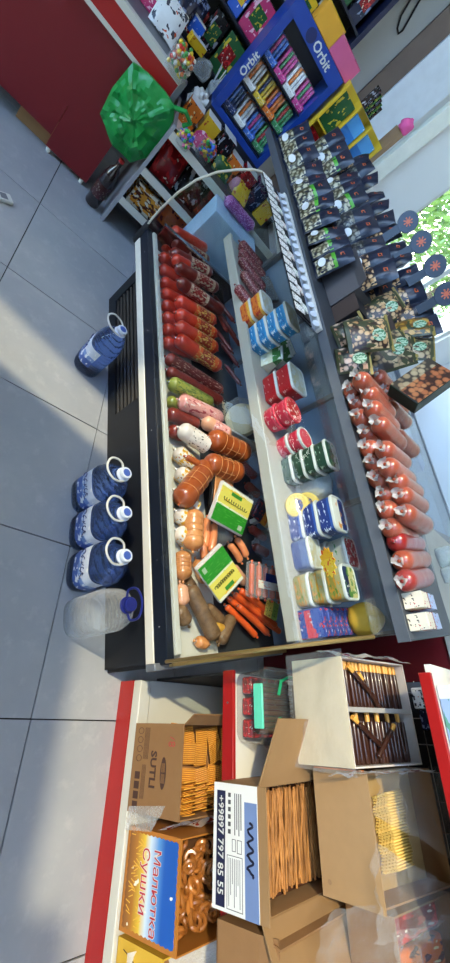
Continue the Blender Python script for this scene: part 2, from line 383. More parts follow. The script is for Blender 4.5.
# ================================================================== DISPLAY CASE (world axes: x along it, y towards its back)
CX0, CX1 = -2.16, -.012
ARC = [(.930,.395), (.926,.45), (.926,.52), (.936,.635), (.962,.745), (1.01,.84), (1.07,.915), (1.13,.975), (1.17,.998)]
dc = T('display_case', 'long refrigerated deli case with curved glass front and black base', 'display case')
O('base', B().box(-1.96, -.012, .976, 1.66, .02, .30), black, dc)
VX0, VX1, VZ0, VZ1 = -1.90, -1.14, .065, .245
kp = B(); kp.box(-1.97, VX0, .957, .975, .0, .28); kp.box(VX1, -.006, .957, .975, .0, .28); kp.box(VX0, VX1, .957, .975, 0, VZ0); kp.box(VX0, VX1, .957, .975, VZ1, .28)
kpo = O('kick_panel', kp, navyrail if False else black, dc)
for k in range(6):
    z = VZ0 + .012 + k*(VZ1-VZ0)/6; O('vent_slat', cached('slat', lambda: B().box(VX0, VX1, -.005, .005, -.006, .006).mesh('vent_slat')), M('vent_bar', srgb(46,41,36), .6, rand=0, spec=.3), kpo, TR(0, .968, z) @ RX(-.6))
O('toe_strip', B().box(-1.97, -.006, .962, .972, -.0, .02), blackmat, dc)
O('bumper_trim', rbox('bumper_trim', 2.17, .03, .045, .004), cream, dc, TR(-1.085, .95, .28))
rail = O('front_rail', rbox('front_rail', 2.17, .03, .07, .004), navyrail, dc, TR(-1.085, .952, .325))
for x in (-2.0, -1.45, -.9, -.35, -.12): O('screw', cached('screw', lambda: B().lathe([(.0035,0), (.003,.002)], 8).mesh('screw')), steel, rail, TR(x+1.085, -.015, .036) @ RX(PI/2))
O('inner_lip', rbox('inner_lip', 2.12, .024, .075, .003), whitemetal, dc, TR(-1.085, .98, .33))
O('deck', B().box(CX0, CX1, .975, 1.24, .32, .34), whitemetal, dc); O('deck_rear', B().box(CX0, CX1, 1.24, 1.62, .32, .338), M('deck_rear_dark', srgb(40,44,50), .5, rand=0), dc)  # rear part of the deck is a darker strip
O('rear_wall', B().box(CX0, CX1, 1.62, 1.66, .28, 1.0), M('rear_panel', srgb(128,148,172), .2, rand=0, var=.1), dc)  # panel colour carries the bluish reflection of the glass roof
for x in (-1.62, -1.09, -.55): O('rear_door_frame', B().box(x-.012, x+.012, 1.605, 1.62, .34, .99), grey, dc)
sh = O('inner_shelf', B().box(CX0+.01, CX1-.008, 1.29, 1.60, .655, .675), M('shelf_white', srgb(172,170,160), .4, rand=0, var=.04), dc)
O('shelf_edge', rbox('shelf_edge', 2.12, .022, .055, .004), MATS['shelf_white'], dc, TR(-1.085, 1.283, .638))
O('shelf_pillar', B().box(-.62, -.60, 1.56, 1.60, .34, .655), whitemetal, dc)
fg = B().grid(lambda u, v: (CX0 + u*(CX1-CX0),) + tuple(a + (b-a)*((v*(len(ARC)-1)) % 1 if v < 1 else 1) for a, b in zip(ARC[min(int(v*(len(ARC)-1)), len(ARC)-2)], ARC[min(int(v*(len(ARC)-1)), len(ARC)-2)+1])), 12, (len(ARC)-1)*3)
O('front_glass', fg.mesh('front_glass', True, 80), GLASS('front_glass', (.95,.98,.97), 1.3), dc)
O('top_glass', B().box(CX0, CX1, 1.17, 1.37, .994, 1.0), clearglass, dc)
prof = ARC + [(1.62, 1.0), (1.62, .395)]
O('side_glass', B().prism(prof, CX0-.006, CX0), clearglass, dc)
O('side_glass', B().prism(prof, CX1, CX1+.006), clearglass, dc)
gold = M('brass_trim', srgb(168,140,88), .3, rand=0, metal=.8)
palegold = M('pale_edge', srgb(196,190,170), .35, rand=0)
O('glass_edge', B().tube([(CX0-.003, a, b) for a, b in ARC], .006, 8).mesh('glass_edge', True), palegold, dc)
O('glass_edge', B().tube([(CX1+.003, a, b) for a, b in ARC], .006, 8).mesh('glass_edge', True), gold, dc)
O('end_cap', rbox('end_cap', .05, .76, .15, .02, 3), black, dc, TR(CX0-.012, 1.30, .27))
O('end_bracket', rbox('end_bracket', .024, .74, .05, .004), grey, dc, TR(.004, 1.285, .305))
O('end_cap', B().box(-.010, .006, .97, 1.64, .0, .30), black, dc)
O('end_trim', B().box(-.014, .008, .955, 1.62, .38, .40), gold, dc)
for x in (CX0+.006, CX1-.006): O('corner_post', B().box(x-.008, x+.008, 1.59, 1.62, .34, 1.0), grey, dc)
# steel inner side wall at the left end, reflected sausages put in as brown
O('inner_side', B().box(CX0+.002, CX0+.02, .995, 1.61, .34, .47), M('reflection_brown_steel', srgb(120,96,90), .15, rand=0, metal=.8), dc); O('inner_side_trim', B().box(CX0, CX0+.026, .99, 1.61, .47, .478), steel, dc)
tb = O('service_board', rbox('service_board', 2.78, .52, .03, .005), darkgrey, mw=TR(-1.375, 1.60, 1.002))
tag(tb, 'long dark grey board on the case roof carrying sausages and nut packets', 'board')
O('board_lip', B().box(-2.765, .015, 1.335, 1.343, 1.0, 1.038), M('board_edge', srgb(78,84,92), .4, rand=0), tb, TR(1.375, -1.60, -1.002))
# price rail on the glass roof
pr = T('price_rail', 'black price rail with white edge along the glass roof of the case', 'price rail')
O('rail_base', B().box(-2.14, -1.22, 1.165, 1.28, 1.0, 1.006), black, pr)
O('rail_edge', rbox('rail_edge', .92, .022, .03, .004), white, pr, TR(-1.68, 1.322, 1.0))
O('rail_back', B().box(-2.14, -1.22, 1.28, 1.312, 1.0, 1.005), M('rail_blue', srgb(150,164,188), .3, rand=0), pr)

# ================================================================== price tags
def tag_face(name, cols, seed):
    return PRINT(name, [(0, srgb(238,236,230))], accents=cols, ascale=7, rough=.6, bump=0)
ptm = [tag_face('price_paper_a', (((.05,.05,.05), .58),), 1), tag_face('price_paper_b', (((.5,.28,.1), .6), ((.03,.03,.03), .68)), 2), tag_face('price_paper_c', (((.08,.5,.1), .6),), 3), tag_face('price_paper_d', (((.7,.12,.05), .6),), 4)]
ovalp = M('oval_paper', srgb(206,212,222), .5, rand=.03)
for i in range(17):
    x = -2.105 + i*.0535
    t = T('price_tag', 'white paper price tag on the black rail, %s from the left end' % ORD[i], 'price tag', TR(x, 1.15, 1.006), 'price tags on the glass roof')
    O('card', cached('pcard', lambda: B().box(-.019, .019, 0, .062, 0, .0016).mesh('card')), ptm[0], t, TR(0,0,.004) @ RX(.10) @ RZ(random.uniform(-.05,.05)))
    O('holder', cached('phold', lambda: B().box(-.019, .019, .066, .118, 0, .004).mesh('holder')), ptm[(1,3,1,2)[i % 4]] if i % 2 else black, t)
    O('clip_disc', cached('pdisc', lambda: B().lathe([(.016,0), (.016,.002)], 16).mesh('clip_disc')), ovalp, t, TR(.012, .142, .014) @ RX(.5))

# ================================================================== sausages
def casing_mat(name, col, dark, rough=.28, nscale=26, var=0, coat=.5):
    return M(name, col, rough, dark=dark, nscale=nscale, rand=.07, coat=coat, bump=.3, bscale=45)
c_red = casing_mat('casing_red', srgb(214,60,28), srgb(164,30,16))
c_dark = casing_mat('casing_dark_red', srgb(140,44,30), srgb(84,24,22))
c_brown = casing_mat('casing_red_brown', srgb(156,52,38), srgb(110,32,26))
c_green = casing_mat('casing_olive', srgb(146,150,60), srgb(90,98,40))
c_pink = casing_mat('casing_pink', srgb(226,160,150), srgb(206,130,124))
c_white = casing_mat('casing_white', srgb(226,214,204), srgb(206,190,180))
c_peach = casing_mat('casing_peach', srgb(228,172,138), srgb(208,146,112))
c_ham = casing_mat('casing_ham', srgb(186,92,38), srgb(132,54,22), nscale=16)
c_tan = casing_mat('casing_tan', srgb(214,150,92), srgb(186,112,62))
c_wien = casing_mat('casing_wiener', srgb(224,146,96), srgb(204,116,72))
c_orange = casing_mat('casing_orange', srgb(224,96,40), srgb(196,70,30))
c_mould = casing_mat('casing_mould', srgb(136,104,72), srgb(40,26,17), rough=.5, coat=.15, nscale=55)
c_top = casing_mat('casing_salami', srgb(182,80,42), srgb(118,42,26), nscale=22)
c_topred = casing_mat('casing_deep_red', srgb(164,36,30), srgb(130,24,24))
s_lab = PRINT('sleeve_white_red', [(0, srgb(196,150,130)), (.15, srgb(150,40,34)), (.85, srgb(196,160,130))], accents=((srgb(222,196,160), .56), (srgb(90,20,20), .64)), ascale=7, stretch=(1,1,1))
s_gold = PRINT('sleeve_gold_red', [(0, srgb(214,92,40)), (.2, srgb(150,44,30)), (.8, srgb(214,92,40))], accents=((srgb(210,170,90), .57), (srgb(240,220,190), .66)), ascale=8)
s_pinkp = PRINT('sleeve_pink_print', [(0, srgb(226,160,150))], accents=((srgb(170,60,70), .58), (srgb(240,220,214), .66)), ascale=6)
s_whitep = PRINT('sleeve_white_print', [(0, srgb(228,216,206))], accents=((srgb(60,40,36), .63), (srgb(196,150,60), .68)), ascale=8)
s_dark = PRINT('sleeve_dark_print', [(0, srgb(104,30,26))], accents=((srgb(196,150,130), .6),), ascale=12)
s_yel = PRINT('sleeve_yellow_print', [(0, srgb(232,226,214))], accents=((srgb(222,170,40), .52), (srgb(150,40,40), .66)), ascale=5)
s_greenp = PRINT('sleeve_green_print', [(0, srgb(150,154,66))], accents=((srgb(90,110,50), .55), (srgb(200,196,120), .66)), ascale=8)
def sausage_mesh(L, r, lumps=0, n=16, bend=0.0):
    def mk():
        prof = [(.0035, -.014), (.006, -.010), (.0035, -.004)]
        k = 7
        for i in range(1, k+1):
            a = PI/2*i/k; prof.append((r*math.sin(a), r*.8*(1-math.cos(a))))
        N = 10
        for i in range(1, N):
            z = r*.8 + (L-1.6*r)*i/N; q = 1 + .02*math.sin(i*2.1)
            if lumps: q = 1 - .10*abs(math.cos(PI*lumps*i/N))
            prof.append((r*q, z))
        for i in range(k, 0, -1):
            a = PI/2*i/k; prof.append((r*math.sin(a), L - r*.8*(1-math.cos(a))))
        prof += [(.0035, L+.004), (.006, L+.010), (.0035, L+.014)]
        b = B().lathe(prof, n)
        if bend: b.v = [(x, y + bend*math.sin(PI*max(0, min(1, z/L))), z) for x, y, z in b.v]
        return b.mesh('casing', True, 60)
    return cached(('saus', round(L, 2), round(r, 3), lumps, n, round(bend, 3)), mk)
def clip_mesh(): return cached('clip', lambda: B().tube([(.0055*math.cos(2*PI*k/10), .0055*math.sin(2*PI*k/10), -.004) for k in range(10)], .0018, 6, True).mesh('clip', True))
def sleeve_mesh(L, r, a=.22, b=.74): return cached(('slv', round(L, 2), round(r, 3), a, b), lambda: B().lathe([(r*1.02, L*a), (r*1.03, L*(a+b)/2), (r*1.02, L*b)], 16, cap=False).mesh('sleeve', True))
def SAUS(A, Bp, r, mat, label, sleeve=None, group='sausages on the deck of the case', name='sausage', sl=(.22,.74), bend=0, roll=0, film_=None):
    A = V(A); Bp = V(Bp); L = max(.06, round((Bp-A).length, 2)); r = round(r, 3)
    t = T(name, label, 'sausage', along(A, Bp, roll), group)
    O('casing', sausage_mesh(L, r, bend=bend), mat, t); O('clip', clip_mesh(), steel, t)
    if sleeve: O('sleeve', sleeve_mesh(L, r, *sl), sleeve, t)
    return t
G1 = 'red sausages at the left of the deck'
# lower layer of bright red sausages, front ends towards the glass
lowr = [(163,232,193,252), (161,243,195,264), (160,256,196,277), (160,268,198,290), (161,281,200,303), (162,292,205,314), (162,304,207,326), (163,316,208,338), (163,328,210,350), (163,341,212,362)]
for i, (a, b, c, d) in enumerate(lowr):
    SAUS(PZ(a, b, .376), PZ(c, d, .385), .033, c_red, '%s bright red sausage from the left in the bottom layer' % ORD[i], group=G1)
# upper layer
upr = [(172,230,206,250,'r'), (172,240,208,262,'d'), (171,252,211,274,'d'), (176,266,217,289,'d'), (172,258,190,268,'r'), (178,281,222,312,'l'), (176,300,214,322,'r2'), (176,313,216,336,'r2'), (176,325,217,350,'r2'), (176,338,220,368,'r2')]
seen = {'r': 0, 'd': 0, 'l': 0, 'r2': 0}
for a, b, c, d, k in upr:
    m, s = {'r': (c_red, None), 'd': (c_dark, s_lab), 'l': (c_dark, s_lab), 'r2': (c_red, s_gold)}[k]
    lab = {'r': 'plain bright red sausage lying on the left end of the pile', 'd': '%s dark red sausage with pale printed sleeve from the left', 'l': 'long dark red sausage with white printed sleeve atop the red ones', 'r2': '%s fat orange-red sausage with gold printed sleeve from the left'}[k]
    if k == 'r': lab = ('plain bright red sausage at the far left top of the pile', 'short plain bright red sausage tucked between the dark ones')[seen[k]]
    elif '%' in lab: lab = lab % ORD[seen[k]]
    seen[k] += 1
    SAUS(PZ(a, b, .435), PZ(c, d, .455), .034 if k != 'r2' else .037, m, lab, s, group=G1, sl=(.4,.86) if k != 'l' else (.2,.6))
SAUS(PZ(166,357,.40), PZ(222,392,.43), .032, c_brown, 'long dark red salami printed with pale marks along its length', s_dark, sl=(.08,.92))
SAUS(PZ(167,370,.385), PZ(222,402,.41), .028, c_brown, 'long plain red-brown salami beside the olive green sausage')
SAUS(PZ(169,382,.40), PZ(212,405,.42), .036, c_green, 'olive green wrapped sausage with printed sleeve', s_greenp, sl=(.1,.8))
SAUS(PZ(167,399,.372), PZ(185,412,.372), .030, c_green, 'short olive green sausage end under the pink sausage')
SAUS(PZ(179,400,.42), PZ(222,420,.44), .038, c_pink, 'pale pink boiled sausage printed with dark pink lettering', s_pinkp, sl=(.06,.8))
SAUS(PZ(167,413,.376), PZ(198,425,.39), .034, c_dark, 'mottled dark red sausage below the pink one')
SAUS(PZ(169,430,.374), PZ(186,436,.374), .032, c_dark, 'short dark red sausage end against the glass')
SAUS(PZ(179,428,.42), PZ(209,447,.44), .040, c_white, 'white boiled sausage with dark printed lettering', s_whitep, sl=(.3,.9))
SAUS(PZ(202,420,.42), PZ(230,436,.46), .036, c_peach, 'peach boiled sausage with red print near the divider', s_pinkp, sl=(.35,.85))
for i, (a, b) in enumerate(((175,450), (177,470), (175,491), (176,511), (176,530))):
    p = PZ(a, b, .378); SAUS(p, p + V((.06, .11, .004)), .036, c_white, 'chubby white wrapped sausage with yellow band, %s from the left' % ORD[i], s_yel, sl=(.12,.9), group='white wrapped sausages along the glass')
SAUS(PZ(186,457,.44), PZ(200,464,.45), .014, c_ham, 'thin short brown sausage lying on the white wrapped ones')
# netted hams
def ham(A, Bp, r, mat, label):
    A = V(A); Bp = V(Bp); L = round((Bp-A).length, 2)
    t = T('netted_ham', label, 'ham', along(A, Bp), 'netted hams on the deck of the case')
    O('casing', sausage_mesh(L, r, 3, 20), mat, t)
    b = B(); N = 5
    for k in range(1, N):
        z = r*.5 + (L-r)*k/N
        b.tube([((r*.985)*math.cos(2*PI*j/20), (r*.985)*math.sin(2*PI*j/20), z) for j in range(20)], .0013, 5, True)
    for j in range(5):
        a = 2*PI*j/5
        b.tube([(math.cos(a)*r*1.0*math.sin(PI*min(1, max(0, s)))**.45, math.sin(a)*r*1.0*math.sin(PI*min(1, max(0, s)))**.45, L*s) for s in [k/14 for k in range(15)]], .0012, 5)
    O('netting', b.mesh('netting'), M('net_string', srgb(214,150,96), .8, rand=0), t); O('clip', clip_mesh(), steel, t)
ham(PZ(209,437,.47), PZ(248,455,.49), .052, c_ham, 'orange-brown netted ham nearest the white divider')
ham(PZ(205,462,.46), PZ(241,474,.49), .050, c_ham, 'orange-brown netted ham behind the green packet tray')
ham(PZ(209,465,.44), PZ(180,503,.42), .050, c_ham, 'orange-brown netted ham lying crosswise near the glass')
ham(PZ(194,510,.41), PZ(193,550,.41), .042, c_tan, 'tan netted ham lying lengthwise beside the wieners')
ham(PZ(182,551,.385), PZ(183,581,.385), .036, c_tan, 'small yellow-tan netted ham close to the glass')
SAUS(PZ(180,584,.372), PZ(183,606,.372), .028, c_peach, 'short peach sausage against the glass near the right end')
SAUS(PZ(177,606,.368), PZ(188,625,.368), .028, c_mould, 'short grey-brown dried sausage against the glass')
SAUS(PZ(189,586,.385), PZ(216,640,.40), .030, c_mould, 'long grey-brown dried sausage at the right end of the deck')
SAUS(PZ(232,616,.375), PZ(219,644,.368), .026, c_mould, 'grey-brown dried sausage leaning beside the long one')
SAUS(PZ(196,641,.362), PZ(207,644,.362), .022, c_tan, 'small tan sausage in the right front corner of the deck')
SAUS(PZ(206,606,.365), PZ(222,622,.37), .024, c_mould, 'grey-brown sausage half hidden under the green packet')
SAUS(PZ(214,625,.365), PZ(226,632,.37), .020, M('casing_mustard', srgb(190,140,50), .4, rand=0), 'short mustard yellow sausage among the dried ones')
for i, (a, b, c, d) in enumerate(((207,518,204,549), (214,524,211,551), (200,540,205,560), (236,538,247,557), (229,544,241,562))):
    SAUS(PZ(a, b, .385+.02*(i % 2)), PZ(c, d, .385+.02*(i % 2)), .016, c_wien, 'thin pale wiener near the green packets, %s from the left' % ORD[i], group='pale wieners', bend=.006)
for i, (a, b, c, d) in enumerate(((228,598,262,628), (234,594,268,622), (240,590,274,616), (226,606,256,636), (246,600,276,626), (238,606,268,634), (250,612,280,632))):
    SAUS(PZ(a, b, .375+.018*(i % 3)), PZ(c, d, .375+.018*(i % 3)), .014, c_orange, 'orange-red thin sausage in the heap at the right end, %s of seven' % ORD[i], group='heap of orange-red thin sausages', bend=.004)
for i, (a, b, c, d) in enumerate(((214,296,234,322), (218,312,236,338), (216,330,232,352), (222,344,238,366), (212,300,226,330), (224,322,240,346), (226,366,240,384))):
    SAUS(PZ(a, b, .40+.02*(i % 2)), PZ(c, d, .44), .012, c_dark, 'thin dark red dried sausage behind the red row, %s from the left' % ORD[i], group='thin dried sausages')

for i, (a, b, c, d, m_, r_) in enumerate(((240,462,256,478,c_brown,.024), (246,484,262,498,c_dark,.024), (250,528,268,540,c_brown,.022), (254,546,272,556,c_dark,.022), (232,566,246,584,c_peach,.022), (196,560,206,584,c_tan,.024), (184,576,194,590,c_mould,.022), (222,556,230,574,c_wien,.018))):
    SAUS(PZ(a, b, .365), PZ(c, d, .37), r_, m_, ('%s half hidden sausage under the packets and bags, counted from the left' % ORD[i]), group='half hidden sausages on the deck')
# flat packs on the deck
def quad_frame(p0, p1, p2, p3):                  # corners in order: origin, +x, opposite, +y
    x = ((p1-p0)+(p2-p3)); y = ((p3-p0)+(p2-p1)); sx = x.length/2; sy = y.length/2
    x.normalize(); z = x.cross(y).normalized(); y = z.cross(x)
    c = (p0+p1+p2+p3)/4; m = Matrix(((x.x,y.x,z.x,c.x),(x.y,y.y,z.y,c.y),(x.z,y.z,z.z,c.z),(0,0,0,1))); return m, sx, sy
green_lab = PRINT('green_label', [(0, srgb(44,142,40)), (.9, srgb(226,224,190))], axis=1, accents=((srgb(120,190,90), .64),), ascale=6, stretch=(1,4,1))
yellow_lab = PRINT('yellow_label', [(0, srgb(232,214,96)), (.86, srgb(236,232,206))], axis=1, accents=((srgb(236,190,40), .62),), ascale=3)
def green_pack(c4, label):
    m, sx, sy = quad_frame(*c4)
    t = T('sausage_packet', label, 'packet', m, 'green and yellow sausage packets')
    O('tray', rbox('tray', sx, sy, .022, .006, 2), FILM('tray_film', (.9,.88,.84), .5, .4), t, TR(0,0,-.022))
    O('wiener_filling', B().box(-sx*.44, sx*.44, -sy*.42, sy*.42, -.018, -.004), c_wien, t)
    O('green_panel', B().box(-sx*.48, sx*.48, -sy*.46, -.002, .0005, .0015), green_lab, t)
    O('yellow_panel', B().box(-sx*.48, sx*.48, -.002, sy*.46, .0005, .0015), yellow_lab, t)
    # cursive brand line and a small green badge, code square
    b = B(); pts = [(-sx*.36 + sx*.72*k/90 + .0045*math.cos(k*.7), sy*.13 + (.007 if k % 30 else .010)*math.sin(k*.7), .003) for k in range(91)]; b.tube(pts, .0017, 5)
    O('lettering', b.mesh('lettering'), M('olive_ink', srgb(96,92,30), .6, rand=0), t)
    O('badge', B().box(-sx*.18, sx*.14, sy*.28, sy*.37, .0015, .0025), M('badge_green', srgb(60,140,50), .4, rand=0), t)
    O('grey_mark', B().box(sx*.28, sx*.40, -sy*.40, -sy*.28, .0015, .0025), M('mark_grey', srgb(170,190,160), .5, rand=0), t)
zz = lambda x, y, h: PZ(x, y, h)
green_pack((zz(206,514,.47), zz(238,535,.46), zz(258,503,.52), zz(227,485,.53)), 'green and yellow sausage packet lying against the netted hams')
green_pack((zz(219,544,.53), zz(196,572,.46), zz(221,602,.44), zz(247,578,.50)), 'green and yellow sausage packet leaning over the dried sausages')
m, sx, sy = quad_frame(zz(247,595,.46), zz(280,604,.46), zz(282,569,.48), zz(247,562,.48))
t = T('vacuum_packet', 'clear vacuum packet of orange-red wieners with navy label', 'packet', m)
for k in range(5): O('wiener', sausage_mesh(round(sy*.9, 2), .012), c_orange, t, TR(-sx*.4 + sx*.2*k, -sy*.45, .004) @ RX(-PI/2))
O('wrapper', rbox('wrapper', sx, sy, .034, .01, 2), filmthin, t, TR(0, 0, -.012))
O('label_panel', B().box(-sx*.1, sx*.42, sy*.0, sy*.24, .0225, .0235), M('navy_ink', srgb(24,40,112), .4, rand=0), t)
O('label_panel', B().box(-sx*.3, sx*.42, -sy*.22, sy*.0, .0225, .0235), PRINT('white_orange_label', [(0, srgb(230,220,206))], accents=((srgb(224,110,60), .6),), ascale=6), t)
m, sx, sy = quad_frame(zz(206,500,.45), zz(228,515,.44), zz(238,482,.46), zz(219,474,.46))
t = T('sausage_packet', 'dark-edged tray of brown sliced meat beside the crosswise ham', 'packet', m)
O('tray', rbox('tray', sx, sy, .02, .004), black, t, TR(0,0,-.02)); O('meat', rbox('meat', sx*.86, sy*.86, .01, .003), c_tan, t, TR(0,0,-.004))
m, sx, sy = quad_frame(zz(250,512,.43), zz(262,528,.42), zz(276,512,.46), zz(258,500,.47))
tag(O('sausage_packet', rbox('sausage_packet', sx, sy, .02, .006), PRINT('dark_orange_pack', [(0, srgb(30,34,60)), (.5, srgb(222,150,50)), (.8, srgb(230,220,190))], axis=0, accents=((srgb(200,60,40), .62),)), mw=m), 'small orange and navy packet tucked behind the green ones', 'packet')
m, sx, sy = quad_frame(zz(262,612,.43), zz(272,620,.43), zz(280,606,.44), zz(268,600,.44))
tag(O('sausage_packet', rbox('sausage_packet', sx, sy, .012, .004), PRINT('yellow_green_pack', [(0, srgb(214,190,80)), (.5, srgb(120,150,60))], axis=0, accents=((srgb(60,40,20), .62),)), mw=m), 'small yellow packet on the heap of orange-red thin sausages', 'packet')
# half-moon of cheese in film, divider, clear bags
t = T('cheese_half', 'half wheel of pale cheese in clear film at the back of the deck', 'cheese', TR(*PZ(229,420,.345)) @ RZ(.3))
O('cheese', B().lathe([(.085,0), (.09,.012), (.09,.05), (.085,.06)], 28).mesh('cheese', True), M('pale_cheese', srgb(228,208,156), .5, rand=0), t, TR(.03,.05,.045) @ RX(1.0)); O('wrapper', rbox('wrapper', .24, .16, .12, .03, 3), filmthin, t, TR(.03, .05, .0))
dv = O('deck_divider', rbox('deck_divider', .012, .32, .10, .003), whitemetal, mw=TR(*PZ(229,431,.44)) @ TR(0,.14,-.09) @ RZ(-.05)); tag(dv, 'white divider bar standing across the back of the deck', 'divider')
def crumple(name, sx, sy, sz, amp, seed, n=10):
    def fn():
        bm = bmesh.new(); bmesh.ops.create_icosphere(bm, subdivisions=3, radius=1)
        for v in bm.verts:
            q = mnoise.noise(v.co*1.7 + V((seed, 0, 0)))*amp + mnoise.noise(v.co*4.3 + V((0, seed, 0)))*amp*.5
            p = v.co*(1+q); z = max(-.55, p.z); v.co = V((p.x*sx, p.y*sy, (z+.55)*sz))
        me = bpy.data.meshes.new(name); bm.to_mesh(me); bm.free(); me.polygons.foreach_set('use_smooth', [True]*len(me.polygons)); return me
    return cached((name, sx, sy, sz, amp, seed), fn)
for i, (a, b, s) in enumerate(((246,468,1), (254,506,.9), (262,548,1.0), (212,536,.8))):
    tag(O('clear_bag', crumple('clear_bag', .07*s, .09*s, .07*s, .25, i*5.1), filmthin, mw=TR(*PZ(a, b, .345))), 'crumpled clear plastic bag at the back of the deck, %s from the left' % ORD[i], 'bag', 'clear bags at the back of the deck')

# ================================================================== dairy on the inner shelf
SZ = .676
def rr_ring(a, b, r, z, n=5):
    pts = []
    for cx, cy, a0 in ((a-r, b-r, 0), (-a+r, b-r, PI/2), (-a+r, -b+r, PI), (a-r, -b+r, 1.5*PI)):
        for k in range(n): t_ = a0 + PI/2*k/(n-1); pts.append((cx + r*math.cos(t_), cy + r*math.sin(t_), z))
    return pts
def cup_mesh(w, d, h): return cached(('cup', w, d, h), lambda: B().loft([rr_ring(w*.44, d*.44, .018, 0), rr_ring(w*.46, d*.46, .02, .004), rr_ring(w*.485, d*.485, .022, h)]).mesh('cup', True))
def lid_mesh(w, d): return cached(('lid', w, d), lambda: B().loft([rr_ring(w*.5, d*.5, .024, 0), rr_ring(w*.51, d*.51, .026, .003), rr_ring(w*.51, d*.51, .026, .009), rr_ring(w*.49, d*.49, .024, .012), rr_ring(w*.46, d*.46, .02, .0115), rr_ring(w*.455, d*.455, .02, .009)]).mesh('lid', True))
def toplab_mesh(w, d): return cached(('tl', w, d), lambda: B().loft([rr_ring(w*.43, d*.43, .016, .0092), rr_ring(w*.43, d*.43, .016, .0102)]).mesh('lid_label', True))
def tubs(base, w, d, h, n, side, lid, top, desc, rz=0, rnd=False, step=(0,0)):
    for k in range(n):
        pos = ('', ) if n == 1 else (('bottom', 'top') if n == 2 else (('bottom', 'middle', 'top') if n == 3 else ('bottom', 'second', 'third', 'top')))
        lab = desc if n == 1 else '%s, %s of its stack' % (desc, pos[k])
        mw = TR(*base) @ TR(step[0]*k, step[1]*k, k*(h+.0135)) @ RZ(rz + random.uniform(-.06, .06))
        t = T('plastic_tub', lab, 'tub', mw, 'dairy tubs on the inner shelf')
        if rnd:
            O('cup', cached(('rcup', w, h), lambda: B().lathe([(w*.42,0), (w*.44,.004), (w*.48,h)], 28).mesh('cup', True)), side, t)
            O('lid', cached(('rlid', w), lambda: B().lathe([(w*.5,0), (w*.51,.003), (w*.51,.009), (w*.47,.0125), (w*.44,.010)], 28).mesh('lid', True)), lid, t, TR(0,0,h))
            if k == n-1: O('lid_label', cached(('rtl', w), lambda: B().lathe([(w*.42,.0095), (w*.42,.0112)], 24).mesh('lid_label')), top, t, TR(0,0,h))
        else:
            O('cup', cup_mesh(w, d, h), side, t); O('lid', lid_mesh(w, d), lid, t, TR(0,0,h))
            if k == n-1: O('lid_label', toplab_mesh(w, d), top, t, TR(0,0,h))
p_blue = PRINT('tub_blue', [(0, srgb(30,130,190)), (.85, srgb(60,160,214))], accents=((srgb(220,235,240), .62), (srgb(20,80,150), .66)), ascale=5)
p_orange = PRINT('tub_orange', [(0, srgb(220,120,40)), (.7, srgb(230,170,60))], accents=((srgb(190,50,30), .58),), ascale=5)
p_red = PRINT('tub_red', [(0, srgb(190,24,34))], accents=((srgb(230,180,170), .66),), ascale=5)
p_pink = PRINT('tub_pinkred', [(0, srgb(206,30,60)), (.8, srgb(226,70,90))], accents=((srgb(240,200,190), .62),), ascale=6)
p_green = PRINT('tub_green', [(0, srgb(14,62,44))], accents=((srgb(190,214,190), .66),), ascale=5)
p_navy = PRINT('tub_navy', [(0, srgb(24,52,130)), (.8, srgb(50,90,170))], accents=((srgb(220,226,240), .62),), ascale=5)
p_bwhite = PRINT('tub_bluewhite', [(0, srgb(40,66,130)), (.5, srgb(90,112,160))], accents=((srgb(40,70,140), .6),), ascale=5)
p_wht = PRINT('tub_white', [(0, srgb(180,180,170))], accents=((srgb(60,130,70), .62),), ascale=5)
p_salad = PRINT('tub_salad', [(0, srgb(150,140,60)), (.6, srgb(170,160,110))], accents=((srgb(206,140,40), .55), (srgb(90,130,50), .62)), ascale=5)
p_cream = PRINT('lid_cream', [(0, srgb(196,188,160))], accents=((srgb(206,206,198), .5), (srgb(214,190,120), .66)), ascale=3)
p_redtop = PRINT('lid_red', [(0, srgb(196,30,36))], accents=((srgb(240,220,210), .57), (srgb(120,10,20), .66)), ascale=5)
p_navtop = PRINT('lid_navy_print', [(0, srgb(232,230,224)), (.55, srgb(30,50,120))], axis=1, accents=((srgb(222,150,60), .62),), ascale=4)
p_grtop = PRINT('lid_green_print', [(0, srgb(20,80,56)), (.6, srgb(220,224,214))], axis=1, accents=((srgb(70,150,100), .58),), ascale=4)
p_saltop = PRINT('lid_salad', [(0, srgb(40,50,90)), (.4, srgb(206,196,130))], axis=1, accents=((srgb(90,140,60), .55), (srgb(232,226,206), .64)), ascale=4)
def base(x, y, dx=0, dy=.05): p = PZ(x, y, SZ); return (p.x+dx, min(p.y+dy, 1.53), SZ)
tubs(base(240,314), .135, .095, .055, 2, p_orange, white, p_cream, 'orange and red margarine tub with white lid')
tubs(base(248,338), .145, .10, .044, 4, p_blue, white, p_cream, 'sky blue tub with white lid')
tubs(base(263,390,.0,.06), .155, .12, .066, 2, p_red, white, p_cream, 'red tub with large cream film lid')
tubs(base(264,418), .125, .125, .05, 2, p_pink, p_pink, p_redtop, 'round pink-red tub', rnd=True)
tubs(base(276,446), .11, .11, .05, 2, p_pink, white, p_pink, 'small round pink tub beside the green tubs', rnd=True)
tubs(base(280,470,.0,.06), .13, .095, .042, 4, p_green, white, p_grtop, 'dark green tub with white rim')
tubs(base(287,526,.0,.06), .145, .10, .055, 3, p_navy, white, p_navtop, 'navy blue tub with white lid')
tubs(base(291,556,0,.05), .125, .09, .07, 1, p_bwhite, white, p_cream, 'blue and white tub in the front row')
tubs(base(304,560,0,.12), .13, .10, .07, 2, p_wht, white, p_redtop, 'white tub with red printed lid behind the yellow offer sign')
